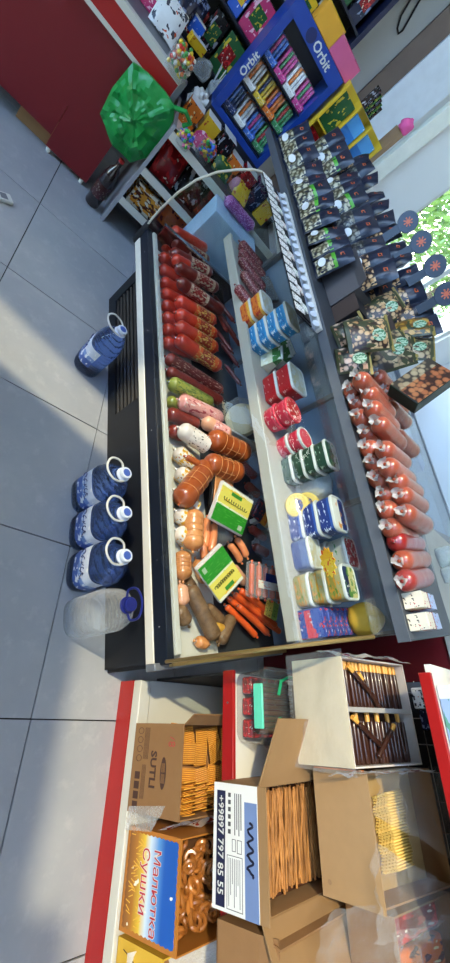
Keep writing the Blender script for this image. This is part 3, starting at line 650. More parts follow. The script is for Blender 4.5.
tubs(base(294,592,.0,.05), .125, .10, .055, 3, p_salad, white, p_saltop, 'cream tub with salad picture on its lid')
# green dip packs, wrapped cheeses, wafer packs, yellow lump, bag
dipm = PRINT('dip_pack', [(0, srgb(226,222,190)), (.6, srgb(70,130,60))], axis=2, accents=((srgb(236,236,220), .6),), ascale=4)
for i, (a, b) in enumerate(((262,362), (268,356), (276,358))):
    p = base(a, b, 0, .02 + .03*i); t = T('dip_packet', 'cream and green wedge shaped packet, %s from the left' % ORD[i], 'packet', TR(*p) @ RZ(.3*i-.2), 'cream and green packets')
    O('pack', B().prism([(-.03,0), (.03,0), (.006,.10), (-.006,.10)], -.045, .045).mesh('pack'), dipm, t); O('seam', B().box(-.045,.045,-.003,.003,.098,.112), white, t)
chm = M('cheese_wrap', srgb(230,206,120), .35, rand=.04, dark=srgb(214,180,90), coat=.4)
for i, (a, b) in enumerate(((283,508), (289,505), (296,503))):
    p = base(a, b, 0, .03+.035*i); t = T('wrapped_cheese', 'pale yellow wrapped cheese wheel on edge, %s from the glass' % ORD[i], 'cheese', TR(p[0], p[1], SZ+.052) @ RZ(.2) @ RX(1.35), 'wrapped cheeses on the inner shelf')
    O('wheel', cached('wheel', lambda: B().lathe([(.044,-.018), (.05,-.012), (.05,.012), (.044,.018)], 24).mesh('wheel', True)), chm, t)
    O('label_disc', cached('wdisc', lambda: B().lathe([(.028,.0182), (.028,.0192)], 20).mesh('label_disc')), PRINT('cheese_label', [(0, srgb(232,214,140)), (.5, srgb(60,80,140))], axis=1, accents=((srgb(220,160,60), .6),)), t)
wafm = PRINT('wafer_pack', [(0, srgb(30,60,140)), (.3, srgb(190,40,40)), (.55, srgb(40,70,150))], axis=2, accents=((srgb(190,190,200), .64), (srgb(200,50,40), .58)), ascale=5, rough=.5)
for i in range(6):
    p = PZ(303+i*8, 630-i*2.2, SZ); mw = TR(-.075, 1.325+i*.043, SZ) @ RZ(.05)
    t = T('wafer_packet', 'blue and red wafer packet on edge, %s from the shelf edge' % ORD[i], 'packet', mw, 'blue and red wafer packets')
    O('wrapper', cached('waf', lambda: rbox('wrapper', .095, .034, .105, .005)), wafm, t); O('seam', cached('wafs', lambda: B().box(-.051,-.0475,-.014,.014,.002,.10).mesh('seam')), M('seam_blue', srgb(40,70,150), .3, rand=0), t)
def lump(name, sx, sy, sz, seed, amp=.12): return crumple(name, sx, sy, sz, amp, seed)
ly = O('cheese_block', lump('cheese_block', .062, .052, .075, 3.3, .1), M('yellow_block', srgb(222,176,60), .45, rand=0, dark=srgb(200,150,40), bump=.2, bscale=20), mw=TR(-.075, 1.53, SZ+.108) @ RZ(.3)); tag(ly, 'lumpy yellow cheese block on the wafer packets at the right end', 'cheese')
tag(O('ice_bag', crumple('ice_bag', .075, .07, .10, .2, 9.2), FILM('ice_film', (.85,.88,.92), .5, .8), mw=TR(*base(318,500,0,.0)) @ RZ(.2)), 'translucent whitish bag lying behind the pale cheeses', 'bag')
# offer sign
t = T('offer_sign', 'yellow and orange star edged offer sign hung on the tubs', 'sign', TR(*PZ(328,562,.87)) @ RZ(.12) @ RX(.45))
pts = [((.046+.006*math.cos(12*a))*math.cos(a), (.036+.005*math.cos(12*a))*math.sin(a)) for a in [2*PI*k/48 for k in range(48)]]
O('card', B().prism(pts, -.0015, .0015).mesh('card'), PRINT('offer_card', [(0, srgb(240,180,30)), (.4, srgb(246,206,60))], axis=1, accents=((srgb(226,80,40), .6), (srgb(248,232,200), .63)), ascale=5), t, RZ(-PI/2))
# packs at the left part of the inner shelf
glit = PRINT('glitter_purple', [(0, srgb(150,60,140))], accents=((srgb(214,170,214), .55), (srgb(110,30,100), .62)), ascale=24)
cr_ = O('pale_blue_carton', rbox('pale_blue_carton', .2, .36, .655, .004, 1), M('bright_patch_blue', srgb(168,190,214), .5, rand=0), mw=ROOM(-2.61, .98, 0)); tag(cr_, 'added tall carton by the case end, pale blue for a bright patch', 'carton')  # added carton; its pale blue stands in for a bright patch behind the glass
a, b = PZ(226,198,.69), PZ(252,228,.69); SAUS(a, b, .035, glit, 'glittering purple wrapped roll on the pale blue carton beside the case', group='purple wrapped roll', name='purple_roll')
dm = PRINT('dark_meat_pack', [(0, srgb(120,40,48))], accents=((srgb(196,150,140), .58), (srgb(60,16,20), .62)), ascale=8, stretch=(1,1,3))
for i, (x1, y1, x2, y2) in enumerate(((240,242,262,268), (240,250,264,278), (240,258,264,290), (242,272,262,300), (236,286,252,306))):
    SAUS(PZ(x1, y1, .70), PZ(x2, y2, .72), .026, dm, 'dark red marbled sausage on the left of the shelf, %s from the left' % ORD[i], group='meats on the inner shelf')
t = T('meat_tray', 'dark grey tray of sliced meat under film on the shelf', 'tray', TR(*PZ(264,292,.70)) @ RZ(.5) @ RX(.5)); O('tray', rbox('tray', .16, .12, .025, .008), M('tray_grey', srgb(60,62,70), .4, rand=0), t); O('film', rbox('film', .15, .11, .012, .005), filmthin, t, TR(0,0,.02))
tag(O('heart_pack', lump('heart_pack', .035, .03, .05, 1.2, .15), M('pink_wrap', srgb(220,150,160), .35, rand=0), mw=TR(*PZ(231,188,.658))), 'small pale pink wrapped pack beside the purple roll', 'packet')

# ================================================================== water bottles
def supr(a, b, z, n=28, e=3.2):
    pts = []
    for k in range(n):
        t_ = 2*PI*k/n; c, s = math.cos(t_), math.sin(t_)
        pts.append((a*math.copysign(abs(c)**(2/e), c), b*math.copysign(abs(s)**(2/e), s), z))
    return pts
def bottle_mesh(h=.315, a=.078, b=.066, ribs=True):
    def mk():
        rings = [supr(a*.86, b*.86, 0), supr(a*.97, b*.97, .012), supr(a, b, .03)]
        n = 22
        for i in range(n):
            z = .04 + (h*.62-.04)*i/(n-1)
            q = 1 - (.055 if ribs and i % 3 == 1 else 0); rings.append(supr(a*q, b*q, z))
        for s, z in ((.985,.66), (.93,.72), (.82,.78), (.64,.84), (.45,.885), (.30,.915)): rings.append(supr(a*s, b*s + a*.0, h*z, e=2.6))
        rings.append(supr(.019, .019, h*.93, e=2)); rings.append(supr(.019, .019, h*.965, e=2))
        return B().loft(rings).mesh('body', True, 70)
    return cached(('bottle', h, a, b, ribs), mk)
def pet(name, col, rough=.06, tr=.95):
    if name in MATS: return MATS[name]
    m, nt, out = newmat(name); finish(nt, out, col, rough, trans=tr, ior=1.33, bump=.5, bscale=26); MATS[name] = m; return m
bluepet = pet('blue_pet', (.28,.46,.98)); clearpet = FILM('clear_pet', (.92,.96,1.0), .07, 1.0, 34, rough=.05, edge=.5)
lab_blue = PRINT('bottle_label', [(0, srgb(66,96,170)), (.34, srgb(120,150,205)), (.55, srgb(206,214,230))], axis=2, accents=((srgb(230,234,240), .6),), ascale=6, rough=.4, bump=0)
def smooth(P, k=5):
    P = [V(p) for p in P]; out = []
    for i in range(len(P)-1):
        a, b, c, d = P[max(i-1,0)], P[i], P[i+1], P[min(i+2,len(P)-1)]
        for j in range(k):
            t_ = j/k; out.append(.5*((2*b)+(c-a)*t_+(2*a-5*b+4*c-d)*t_*t_+(3*b-a-3*c+d)*t_**3))
    return out + [P[-1]]
def bottle(pos, rz, label, kind='blue', h=.315, a=.078, b=.066):
    t = T('water_bottle', label, 'bottle', TR(*pos) @ RZ(rz), 'large water bottles on the floor')
    O('body', bottle_mesh(h, a, b), bluepet if kind == 'blue' else clearpet, t)
    capm = M('cap_white', srgb(214,222,236), .35, rand=0) if kind == 'blue' else M('cap_navy', srgb(24,34,110), .35, rand=0)
    O('cap', cached(('cap', h), lambda: B().lathe([(.0235,h*.955), (.0245,h*.96), (.0245,h*.995), (.022,h*1.005)], 20).mesh('cap', True)), capm, t)
    if kind == 'blue': O('cap_disc', cached(('capd', h), lambda: B().lathe([(.0155,h*1.004), (.0155,h*1.008)], 16).mesh('cap_disc')), M('cap_blue', srgb(60,90,170), .4, rand=0), t)
    O('collar', cached(('col', h), lambda: B().lathe([(.027,h*.915), (.029,h*.92), (.029,h*.935), (.026,h*.94)], 20).mesh('collar', True)), capm, t)
    hm = white if kind == 'blue' else capm
    pts = [(-.028,0,h*.93), (-.046,-.006,h*.945), (-.056,-.028,h*.965), (-.05,-.062,h*.985), (-.02,-.082,h*.99), (.01,-.078,h*.985), (.034,-.052,h*.97), (.034,-.02,h*.945), (.027,0,h*.93)]
    if kind != 'blue': pts = [(-.028,0,h*.93), (-.05,0,h*.97), (-.045,.005,h*1.09), (0,.01,h*1.14), (.045,.005,h*1.09), (.05,0,h*.97), (.028,0,h*.93)]
    O('handle', cached(('hnd', h, kind), lambda: B().tube(smooth(pts), .0042, 8).mesh('handle', True)), hm, t)
    if kind == 'blue':
        z0, z1 = h*.2, h*.56
        def mk():
            rings = [[p for p in supr(a*1.012, b*1.012, z, 56)][28:57] + [supr(a*1.012, b*1.012, z, 56)[0]] for z in (z0, z1)]
            n = len(rings[0]); bb = B(); bb.add(rings[0]+rings[1], [(k, k+1, n+k+1, n+k) for k in range(n-1)]); return bb.mesh('label_wrap', True)
        lw_ = O('label_wrap', cached(('lw', h, a), mk), lab_blue, t)
        def mk2():      # flowing dark blue script across the label
            bb = B(); 
            for k in range(5): bb.tube([(-.046 + k*.023 + .009*math.cos(2*PI*j/12), -b*1.02, h*.42 + .012*math.sin(2*PI*j/12 + k)) for j in range(10)], .0016, 5)
            return bb.mesh('script')
        O('script', cached(('scr', h), mk2), M('label_ink', srgb(30,44,110), .5, rand=0), lw_)
bottle((-1.42, .83, 0), -.35, 'blue water bottle standing alone by the vent grille')
bottle((-.695, .842, 0), .05, 'blue water bottle with white handle, leftmost of the row of four')
bottle((-.532, .842, 0), -.04, 'blue water bottle with white handle, second of the row of four')
bottle((-.368, .84, 0), -.1, 'blue water bottle with white handle, next to the clear one')
bottle((-.198, .845, 0), .05, 'clear water bottle with navy cap and handle at the row end', 'clear', .33, .075, .075)

# ================================================================== ON THE SERVICE BOARD
BZ = 1.033
# ---- salami row: round front ends towards the viewer
GS = 'plastic wrapped salami sausages on the service board'
def top_salami(x, y, z, label, mat=c_top, L=.22, r=.035, yaw=0, wrap=True, pitch=0):
    p = PZ(x, y, z); d = V((math.sin(yaw), math.cos(yaw), pitch)).normalized()
    t = T('salami', label, 'sausage', along(p, p + d*L), GS)
    O('casing', sausage_mesh(L, r), mat, t); O('clip', clip_mesh(), steel, t)
    if wrap:
        def mk():
            prof = [(r*.35,-.012), (r*.75,-.002), (r*1.03,r*.5), (r*1.06,r*.9), (r*1.05,L*.5), (r*1.07,L*.9), (r*.9,L*.98), (r*.3,L*1.03)]
            b = B().lathe(prof, 14, cap=False); rr = random.Random(5)
            b.v = [(a*(1+rr.uniform(-.03,.03)), c*(1+rr.uniform(-.03,.03)), e) for a, c, e in b.v]; return b.mesh('wrapper', True, 70)
        O('wrapper', cached(('wrap', L, r), mk), FILM('salami_film', (.98,.95,.92), .01, 1.0, 60, edge=.09), t)
    if wrap: O('film_knot', cached('fknot', lambda: knot()), FILM('knot_film', (.95,.93,.9), .35, .8, 60), t, RZ(random.uniform(0,6)))
    return t
def knot():
    rr = random.Random(2); b = B().lathe([(.016,.010), (.011,.0), (.006,-.006), (.010,-.016), (.018,-.028)], 12, cap=False)
    b.v = [(x*(1+rr.uniform(-.35,.35)), y*(1+rr.uniform(-.35,.35)), z+rr.uniform(-.004,.004)) for x, y, z in b.v]; return b.mesh('film_knot', True, 70)
lowz, hiz = BZ+.036, BZ+.036+.058
heads = [  # x, y, layer
 (349,388,0), (354,401,0), (357,415,0), (365,431,0), (366,446,0), (371,461,0), (375,477,0), (382,493,0), (384,508,0), (388,526,0),
 (366,391,1), (358,377,1), (376,374,1), (385,391,1), (388,406,1), (370,406,1), (377,422,1), (394,434,1), (382,448,1), (386,465,1), (395,480,1), (400,494,1), (403,512,1)]
cnt = [0, 0]
for x, y, l in heads:
    lab = '%s plastic wrapped orange salami of the %s row, counted from the nut bags' % (ORD[cnt[l]], ('lower', 'upper')[l]); cnt[l] += 1
    top_salami(x, y, (lowz, hiz)[l], lab, yaw=random.uniform(-.05, .1) + (.05 if l else 0))
top_salami(397,524,lowz+.0, 'plastic wrapped orange salami just left of the deep red one', L=.26, yaw=-.1)
top_salami(394,541,lowz, 'deep red salami without film between two wrapped ones', c_topred, L=.26, wrap=False, yaw=-.08)
top_salami(400,561,lowz, 'wrapped orange salami second from the small white boxes', L=.27, yaw=-.12)
top_salami(403,581,lowz, 'deep red salami in film nearest the small white boxes', c_topred, L=.26, yaw=-.12)
# ---- two small boxes
bxm = PRINT('small_box_print', [(0, srgb(228,216,190)), (.52, srgb(196,206,228))], axis=1, accents=((srgb(190,40,50), .63), (srgb(50,40,40), .67)), ascale=5, rough=.5, bump=0)
for i, (x, y) in enumerate(((419,602), (424,622))):
    p = PZ(x, y, BZ+.03); t = T('small_box', 'small white and red tea box on the board, %s' % ('next to the salami' if i == 0 else 'nearest the case end'), 'box', TR(p.x, p.y, BZ) @ RZ(-.08+.05*i), 'small boxes on the service board')
    O('carton', cached('smallbox', lambda: rbox('carton', .05, .125, .062, .002, 1)), bxm, t); O('red_edge', cached('sbre', lambda: B().box(-.0255,.0255,-.005,.0,-.0005+.001,.0625).mesh('red_edge')), red, t)
    O('flap', cached('sbf', lambda: B().box(-.0245,.0245,-.0635,-.0625,.002,.06).mesh('flap')), PRINT('box_flap', [(0, srgb(232,224,200))], accents=((srgb(60,50,46), .62), (srgb(196,60,60), .68)), ascale=5), t)

# ---- pillow pouches
def PIL(w, h, th, s, t_):      # half thickness of a pillow bag at (s across, t up)
    e = (max(0, 1-abs(2*s-1)**3)) * (max(0, math.sin(PI*min(1, max(0, .04+t_*.92))))**.7)
    return th*.5*e
def pouch_meshes(w, h, th, var=0):
    def pil(w, h, th, s, t_):
        e = PIL(w, h, th, s, t_); q = V((s*3.1+var*7.7, t_*4.3, var*3.3)); k = min(1, 6*s, 6*(1-s)) * min(1, 8*t_, 8*(1-t_))
        return max(0, e + k*th*(.16*mnoise.noise(q) + .12*mnoise.noise(q*2.7)))
    def mk():
        b = B(); nu, nv = 8, 10
        f = lambda u, v: ((u-.5)*w, -pil(w, h, th, u, v), v*h); g = lambda u, v: ((u-.5)*w, pil(w, h, th, u, v)+.0004, v*h)
        b.grid(f, nu, nv); b.grid(g, nu, nv); body = b.mesh('bag', True, 80)
        def patch(u0, u1, v0, v1, name, k=4):
            return B().grid(lambda u, v: ((u0+(u1-u0)*u-.5)*w, -pil(w, h, th, u0+(u1-u0)*u, v0+(v1-v0)*v)-.0012, (v0+(v1-v0)*v)*h), k, k).mesh(name, True)
        return {'body': body, 'window': patch(.06, .94, .06, .5, 'window', 6), 'full': patch(.05, .95, .08, .92, 'window', 6), 'band': patch(.04, .96, .5, .6, 'band'),
                'logo': patch(.41, .59, .72, .82, 'logo'), 'mark': patch(.455, .545, .745, .795, 'logo_mark'), 'sticker': patch(.34, .66, .16, .34, 'sticker')}
    return cached(('pouch', w, h, th, var), mk)
navyp = M('navy_pouch', srgb(26,34,52), .3, rand=.05, bump=.5, bscale=28); navyd = M('navy_dark', srgb(18,24,40), .3, rand=0)
orlogo = M('orange_logo', srgb(206,96,50), .4, rand=0); greenb = M('green_band', srgb(88,170,50), .35, rand=.04)
n_pist = NUTS('pistachio_print', srgb(222,214,186), srgb(70,64,40), 42, alt=srgb(176,168,132)); n_pean = NUTS('peanut_print', srgb(206,150,90), srgb(50,30,24), 50, alt=srgb(236,200,150))
n_alm = NUTS('almond_print', srgb(186,96,52), srgb(60,26,18), 40, stretch=(1,1,.6), alt=srgb(214,140,84)); n_big = NUTS('walnut_print', srgb(206,182,140), srgb(56,46,36), 38, alt=srgb(170,140,100)); n_grey = NUTS('seed_print', srgb(150,146,132), srgb(46,46,44), 50, alt=srgb(110,108,98))
stick = M('sticker_white', srgb(226,228,226), .5, rand=.02)
def pouch(p, label, kind, w=.115, h=.20, th=.05, yaw=0, lean=-.25, group='navy nut pouches on the service board', sticker=False, roll=0):
    ms = pouch_meshes(w, h, th, random.randrange(4))
    t = T('nut_pouch', label, 'pouch', TR(*p) @ RZ(yaw) @ RX(lean) @ RY(roll), group)
    O('bag', ms['body'], navyp, t)
    O('window', ms['window'], {'p': n_pist, 'g': n_pist, 'n': n_pean, 's': n_grey}[kind], t)
    if kind == 'g': O('green_band', ms['band'], greenb, t)
    lg = O('logo', ms['logo'], orlogo, t)
    O('logo_centre', ms['mark'], navyd, lg, TR(0, -.0008, 0))
    if sticker: O('price_sticker', cached(('stk', w), lambda: B().prism([(.027*math.cos(2*PI*k/20)*1.0, .019*math.sin(2*PI*k/20)) for k in range(20)], -.0008, .0008).mesh('price_sticker')), stick, t, TR(0, -th*.5-.003, .045) @ RZ(PI/2))
    return t
# row 1 (front), row 2 and row 3 behind on cardboard risers
for i in range(11):
    x = -2.70 + i*.105
    pouch((x, 1.42, BZ), '%s navy nut pouch from the left in the front row' % ORD[i], 'pppppggpggg'[i], w=.112, h=.185, yaw=random.uniform(-.35,.3), lean=random.uniform(-.42,-.2), sticker=i % 2 == 0, roll=random.uniform(-.12,.12))
def riser(x0, x1, y0, y1, z1, label):
    t = T('carton_tray', label, 'tray', None, 'cardboard risers under the pouches')
    O('tray_base', B().box(x0, x1, y0, y1, BZ, z1), M('dark_card', srgb(40,38,40), .7, rand=0), t); O('tray_lip', B().box(x0, x1, y0-.004, y0, BZ, z1+.004), M('brown_card', srgb(64,48,42), .7, rand=0), t)
riser(-2.70, -1.38, 1.515, 1.63, 1.15, 'long dark carton riser behind the front pouch row')
for i in range(11):
    x = -2.64 + i*.108
    pouch((x, 1.56, 1.152), '%s navy nut pouch from the left in the middle row' % ORD[i], 'ppgppgsssnn'[i], w=.112, h=.19, yaw=random.uniform(-.35,.3), lean=random.uniform(-.42,-.2), sticker=i % 2 == 1, roll=random.uniform(-.14,.14))
riser(-2.70, -1.195, 1.68, 1.80, 1.235, 'long dark carton riser under the rear pouch row')
for i in range(13):
    x = -2.58 + i*.108
    pouch((x, 1.725, 1.237), '%s navy nut pouch from the left in the rear row' % ORD[i], 'nsnnnnnnnnnnn'[i], w=.112, h=.17, yaw=random.uniform(-.45,.3), lean=random.uniform(-.4,-.1), roll=random.uniform(-.2,.2))
# round headed packets at the back right of the pouches
def round_packet(x, y, Y, label):
    p = PY(x, y, Y); t = T('round_packet', label, 'packet', TR(*p) @ RZ(.7) @ RX(PI/2-.25), 'round headed navy packets')
    O('disc', cached('rdisc', lambda: B().lathe([(.048,-.004), (.05,-.002), (.05,.002), (.048,.004)], 28).mesh('disc', True)), navyp, t)
    b = B()
    for k in range(8):
        a = 2*PI*k/8; b.box(-.003,.003,.012,.022,.0042,.0055, RZ(a))
    b.lathe([(.011,.0042), (.011,.0055)], 12); O('sun_logo', cached('sunl', lambda: b.mesh('sun_logo')), orlogo, t)
    O('stalk', cached('rstalk', lambda: B().box(-.02,.02,-.13,-.045,-.003,.003).mesh('stalk')), navyd, t)
for i, (x, y) in enumerate(((408,222), (421,242), (435,266), (446,294))): round_packet(x, y, 1.74, 'round headed navy packet with orange sun mark, %s from the window' % ORD[i])
# grey open carton and peanut pouches right of the rows
def open_carton(name, label, mw, w, d, h, mat, flaps=(), th=.004, cat='box', group=None, parts=None):
    t = T(name, label, cat, mw, group)
    O('bottom', B().box(-w/2, w/2, 0, d, 0, th), mat, t)
    fr = O('front_wall', B().box(-w/2, w/2, 0, th, 0, h), (parts or {}).get('front', mat), t); O('back_wall', B().box(-w/2, w/2, d-th, d, 0, h), mat, t)
    for s in (-1, 1): O('side_wall', B().box(min(s*w/2, s*(w/2-th)), max(s*w/2, s*(w/2-th)), th, d-th, 0, h), mat, t)
    for side, ln, ang in flaps:
        if side == 'front': m = TR(0,0,h) @ RX(ang); b = B().box(-w/2, w/2, 0, th, 0, ln)
        elif side == 'back': m = TR(0,d,h) @ RX(-ang); b = B().box(-w/2, w/2, -th, 0, 0, ln)
        elif side == 'left': m = TR(-w/2,0,h) @ RY(-ang); b = B().box(0, th, .004, d-.004, 0, ln)
        else: m = TR(w/2,0,h) @ RY(ang); b = B().box(-th, 0, .004, d-.004, 0, ln)
        O('flap', b, mat, t, m)
    return t, fr
greycard = M('grey_card', srgb(88,84,86), .75, rand=0)
p = PZ(327,290,BZ); open_carton('open_carton', 'open grey-brown carton tray standing among the nut pouches', TR(p.x+.03, p.y-.03, BZ) @ RZ(.06), .20, .16, .15, greycard, (('front', .05, .5),))
for i, (x, y, z, k) in enumerate(((350,268,1.10,'n'), (356,280,1.10,'n'), (366,296,1.10,'n'))):
    p = PY(x, y, 1.67); p.z = 1.102; pouch(p, 'peanut pouch leaning behind the grey carton tray, %s from the left' % ORD[i], k, yaw=.2-.1*i, group='peanut pouches by the carton tray')
riser(-1.18, -.80, 1.62, 1.84, 1.10, 'low dark carton riser under the nut bags')
# ---- nut bags
olive = M('olive_bag', srgb(62,66,40), .35, rand=.05); greenseal = PRINT('green_seal', [(0, srgb(176,200,170))], accents=((srgb(60,120,80), .52),), ascale=6); goldband = M('gold_band', srgb(150,128,62), .35, rand=0)
def nut_bag(p, yaw, lean, roll, mat, label, w=.17, h=.21, th=.06):
    ms = pouch_meshes(w, h, th, random.randrange(1,4))
    t = T('nut_bag', label, 'bag', TR(*p) @ RZ(yaw) @ RX(lean) @ RY(roll), 'printed nut bags beside the salami')
    O('bag', ms['body'], olive, t); O('window', ms['full'], mat, t)
    O('round_label', cached('nbl', lambda: B().prism([(.028*math.cos(2*PI*k/20), .028*math.sin(2*PI*k/20)) for k in range(20)], -.001, .001).mesh('round_label')), greenseal, t, TR(.02, -th*.5-.002, h*.68) @ RZ(PI/2))
    O('seal_band', cached('nbs', lambda: B().box(-.085,.085,-.004,-.001,.0,.012).mesh('seal_band')), goldband, t, TR(0, 0, h*.97))
darkorange = NUTS('mixed_nut_print', srgb(206,120,60), srgb(34,34,32), 44, alt=srgb(222,214,196))
nut_bag(PZ(336,362,BZ), .0, -.55, .1, darkorange, 'black bag printed with orange and white nuts, nearest the viewer', w=.13, h=.13)
nut_bag(PZ(334,338,BZ), .1, -.5, -.1, darkorange, 'black bag printed with mixed nuts beside the carton tray', w=.13, h=.14)
nut_bag(PZ(346,338,BZ+.07), .25, -.7, .15, n_pean, 'peanut bag lying on the dark mixed nut bags', w=.15, h=.18)
nut_bag(PZ(362,360,BZ+.05), .1, -.6, -.1, n_big, 'large bag printed with pale nuts in the middle of the heap', w=.2, h=.22)
nut_bag(PY(368,346,1.60), -.1, -.6, .1, n_big, 'bag printed with pale nuts and round green label behind the large one', w=.17, h=.2)
nut_bag(PY(362,320,1.64), .2, -.5, -.15, n_pean, 'peanut bag standing behind the pale nut bags', w=.16, h=.2)
nut_bag(PY(388,350,1.68), -.2, -.5, .2, n_big, 'pale nut bag with gold seal band at the back of the heap', w=.15, h=.19)
nut_bag(PY(392,332,1.70), -.3, -.4, .1, NUTS('apricot_print', srgb(222,170,70), srgb(120,80,30), 36), 'yellow apricot bag at the back of the nut heap', w=.13, h=.17)
m, sx, sy = quad_frame(PY(390,386,1.47), PY(418,402,1.50), PY(458,376,1.62), PY(428,356,1.60))
t = T('almond_tray', 'display carton printed with almonds standing beside the salami', 'carton', m)
O('carton', rbox('carton', sx, sy, .06, .003, 1), M('dark_green_card', srgb(24,44,34), .5, rand=0), t, TR(0,0,-.061)); O('almond_panel', B().box(-sx*.14,sx*.49,-sy*.48,sy*.49,0,.001), n_alm, t); O('nut_panel', B().box(-sx*.49,-sx*.14,-sy*.48,sy*.49,0,.001), n_big, t)

# ================================================================== BEHIND THE CASE
cf = T('chest_freezer', 'chest freezer with sliding glass lids behind the case', 'freezer', TR(-1.75, 2.15, 0))
O('body', rbox('body', 1.9, .72, .9, .02), M('freezer_body', srgb(150,160,176), .4, rand=0), cf, TR(.3, .5, 0)); O('rim', B().box(-.66, 1.26, .13, .17, .9, .96).box(-.66,1.26,.83,.87,.9,.96).box(-.66,-.62,.13,.87,.9,.96).box(1.22,1.26,.13,.87,.9,.96), grey, cf)
for k in range(2): O('glass_lid', B().box(-.62+k*.9, .32+k*.9, .17, .83, .935+.014*k, .941+.014*k), GLASS('lid_glass', (.7,.8,.88), haze=.12), cf)
O('handle', B().box(.25,.29,.3,.7,.945,.965), grey, cf)
for i, (x, y, c) in enumerate(((-1.9,2.6,(150,40,60)), (-1.6,2.75,(220,220,226)), (-1.1,2.7,(60,90,160)))):
    tag(O('frozen_packet', rbox('frozen_packet', .22, .16, .05, .012), M('frozen_%d' % i, srgb(*c), .3, rand=0), mw=TR(x, y, .902) @ RZ(.3*i)), '%s packet under the freezer glass' % ('maroon', 'white', 'blue')[i], 'packet')
rc = T('red_counter', 'maroon counter with grey edge behind the right end of the case', 'counter', ROOM(0,0,0))
O('front_panel', B().box(-.85, -.12, 1.95, 1.97, 0, .97), maroon, rc); O('counter_top', B().box(-.87, -.10, 1.93, 2.4, .97, 1.0), M('pale_edge2', srgb(176,172,160), .5, rand=0), rc); O('side_panel', B().box(-.14, -.12, 1.97, 2.38, 0, .97), maroon, rc)
for i, (x, y, s) in enumerate(((446,556,1), (447,575,.8))):
    p = PE(x, y, 2.05); tag(O('clear_packet', crumple('clear_packet', .05*s, .05*s, .06*s, .2, 20+i), FILM('greenish_film', (.8,.86,.8), .35), mw=TR(p.x, p.y, 1.0)), 'crumpled clear packet on the maroon counter, %s from the salami' % ORD[i], 'packet')

# ================================================================== LEFT: red counter, snack shelf, gum stand
kc = T('cash_counter', 'maroon laminate counter with red and white edge band at the left', 'counter', RM0)
CEX = -2.885
O('front_panel', B().box(CEX-.02, CEX, -1.6, -.002, .095, .70), maroon, kc)
O('front_panel', B().box(CEX-.02, CEX+.003, .0, .262, .03, .70), maroon, kc)
O('end_panel', B().box(CEX-.55, CEX-.0, .25, .262, .03, .70), maroon, kc)
for y in (.02, .235): O('foot', cached('cfoot', lambda: B().lathe([(.012,0), (.014,.03)], 10).mesh('foot', True)), cream, kc, TR(CEX-.012, y, 0))
edge = O('edge_band', B().box(CEX-.01, CEX+.03, -1.6, .345, .715, .80), red, kc)
O('edge_strip', B().box(CEX-.01, CEX+.035, -1.6, .345, .695, .715), whitemetal, kc); O('edge_strip', B().box(CEX-.01, CEX+.036, -1.6, .345, .80, .832), whitemetal, kc)
O('counter_top', B().box(CEX-.62, CEX+.0, -1.6, .345, .78, .822), M('counter_top_grey', srgb(90,92,98), .4, rand=0), kc)
O('corner_bracket', rbox('corner_bracket', .05, .03, .15, .004), grey, kc, TR(CEX+.014, .36, .69))
O('rear_panel', B().box(CEX-.5, CEX-.45, -1.6, .25, .0, .70), maroon, kc)
bx_ = O('floor_carton', B().box(-.12,.12,-.2,.2,0,.16), card, mw=ROOM(-3.06, .02, 0)); tag(bx_, 'brown carton pushed under the maroon counter', 'carton')
ps = T('floor_socket', 'small white plastic plug block lying on the floor', 'plug block', TR(*PZ(3,199,0)) @ RZ(.5)); O('block', rbox('block', .05, .075, .02, .004), white, ps); O('pin_plate', B().box(-.016,.016,-.022,.012,.02,.0215), grey, ps)
bt = T('dark_bottle', 'dark glass bottle standing between counter and snack shelf', 'bottle', ROOM(-2.80, .335, 0))
O('body', B().lathe([(.040,0), (.044,.01), (.044,.21), (.036,.25), (.016,.285), (.015,.32)], 20).mesh('body', True), M('dark_glass', (.02,.012,.012), .15, rand=0, coat=.5), bt); O('cap', B().lathe([(.017,.318), (.017,.335)], 14).mesh('cap', True), red, bt); O('label_wrap', B().lathe([(.0445,.07), (.0445,.16)], 20, cap=False).mesh('label_wrap', True), PRINT('bottle_dark_label', [(0, srgb(60,16,20))], accents=((srgb(120,110,100), .62),)), bt)
# green carrier bag hanging over the counter corner
def bagfn():
    outline = [(-.15,.05), (-.165,-.10), (-.15,-.24), (-.03,-.30), (.09,-.285), (.135,-.2), (.145,-.05), (.13,.04), (.10,.085), (.02,.09), (-.08,.075)]
    pts = []; n = len(outline)
    for k in range(n):
        a, c = outline[k], outline[(k+1) % n]
        for s_ in range(5): pts.append((a[0]+(c[0]-a[0])*s_/5, a[1]+(c[1]-a[1])*s_/5))
    cx, cz = -.01, -.1; b = B(); rings = []; back = []
    for k in range(11):
        s_ = 1-k/10.2; dome = .07*math.sqrt(max(0, 1-s_*s_))
        ring = []
        for a, c in pts:
            x, z = cx+(a-cx)*s_, cz+(c-cz)*s_; q = V((x*9, z*9, 1.3))
            fold = abs(mnoise.noise(q)) + .6*abs(mnoise.noise(q*2.3+V((3,1,0)))) + .3*abs(mnoise.noise(q*5.1))
            ring.append((x + (.006*mnoise.noise(q*3) if k else 0), -dome + (.05*fold*(1 if k else .3)) - .012, z))
        rings.append(ring); back.append([(x, .02+.3*dome, z) for x, y, z in ring])
    b.loft(rings, False); b.loft(back, False); b.loft([rings[0], back[0]], False)
    return b.mesh('bag', True, 22)
gb = T('carrier_bag', 'bright green plastic carrier bag hanging on the counter corner', 'bag', ROOM(CEX+.105, .28, .66) @ RZ(PI/2-.12))
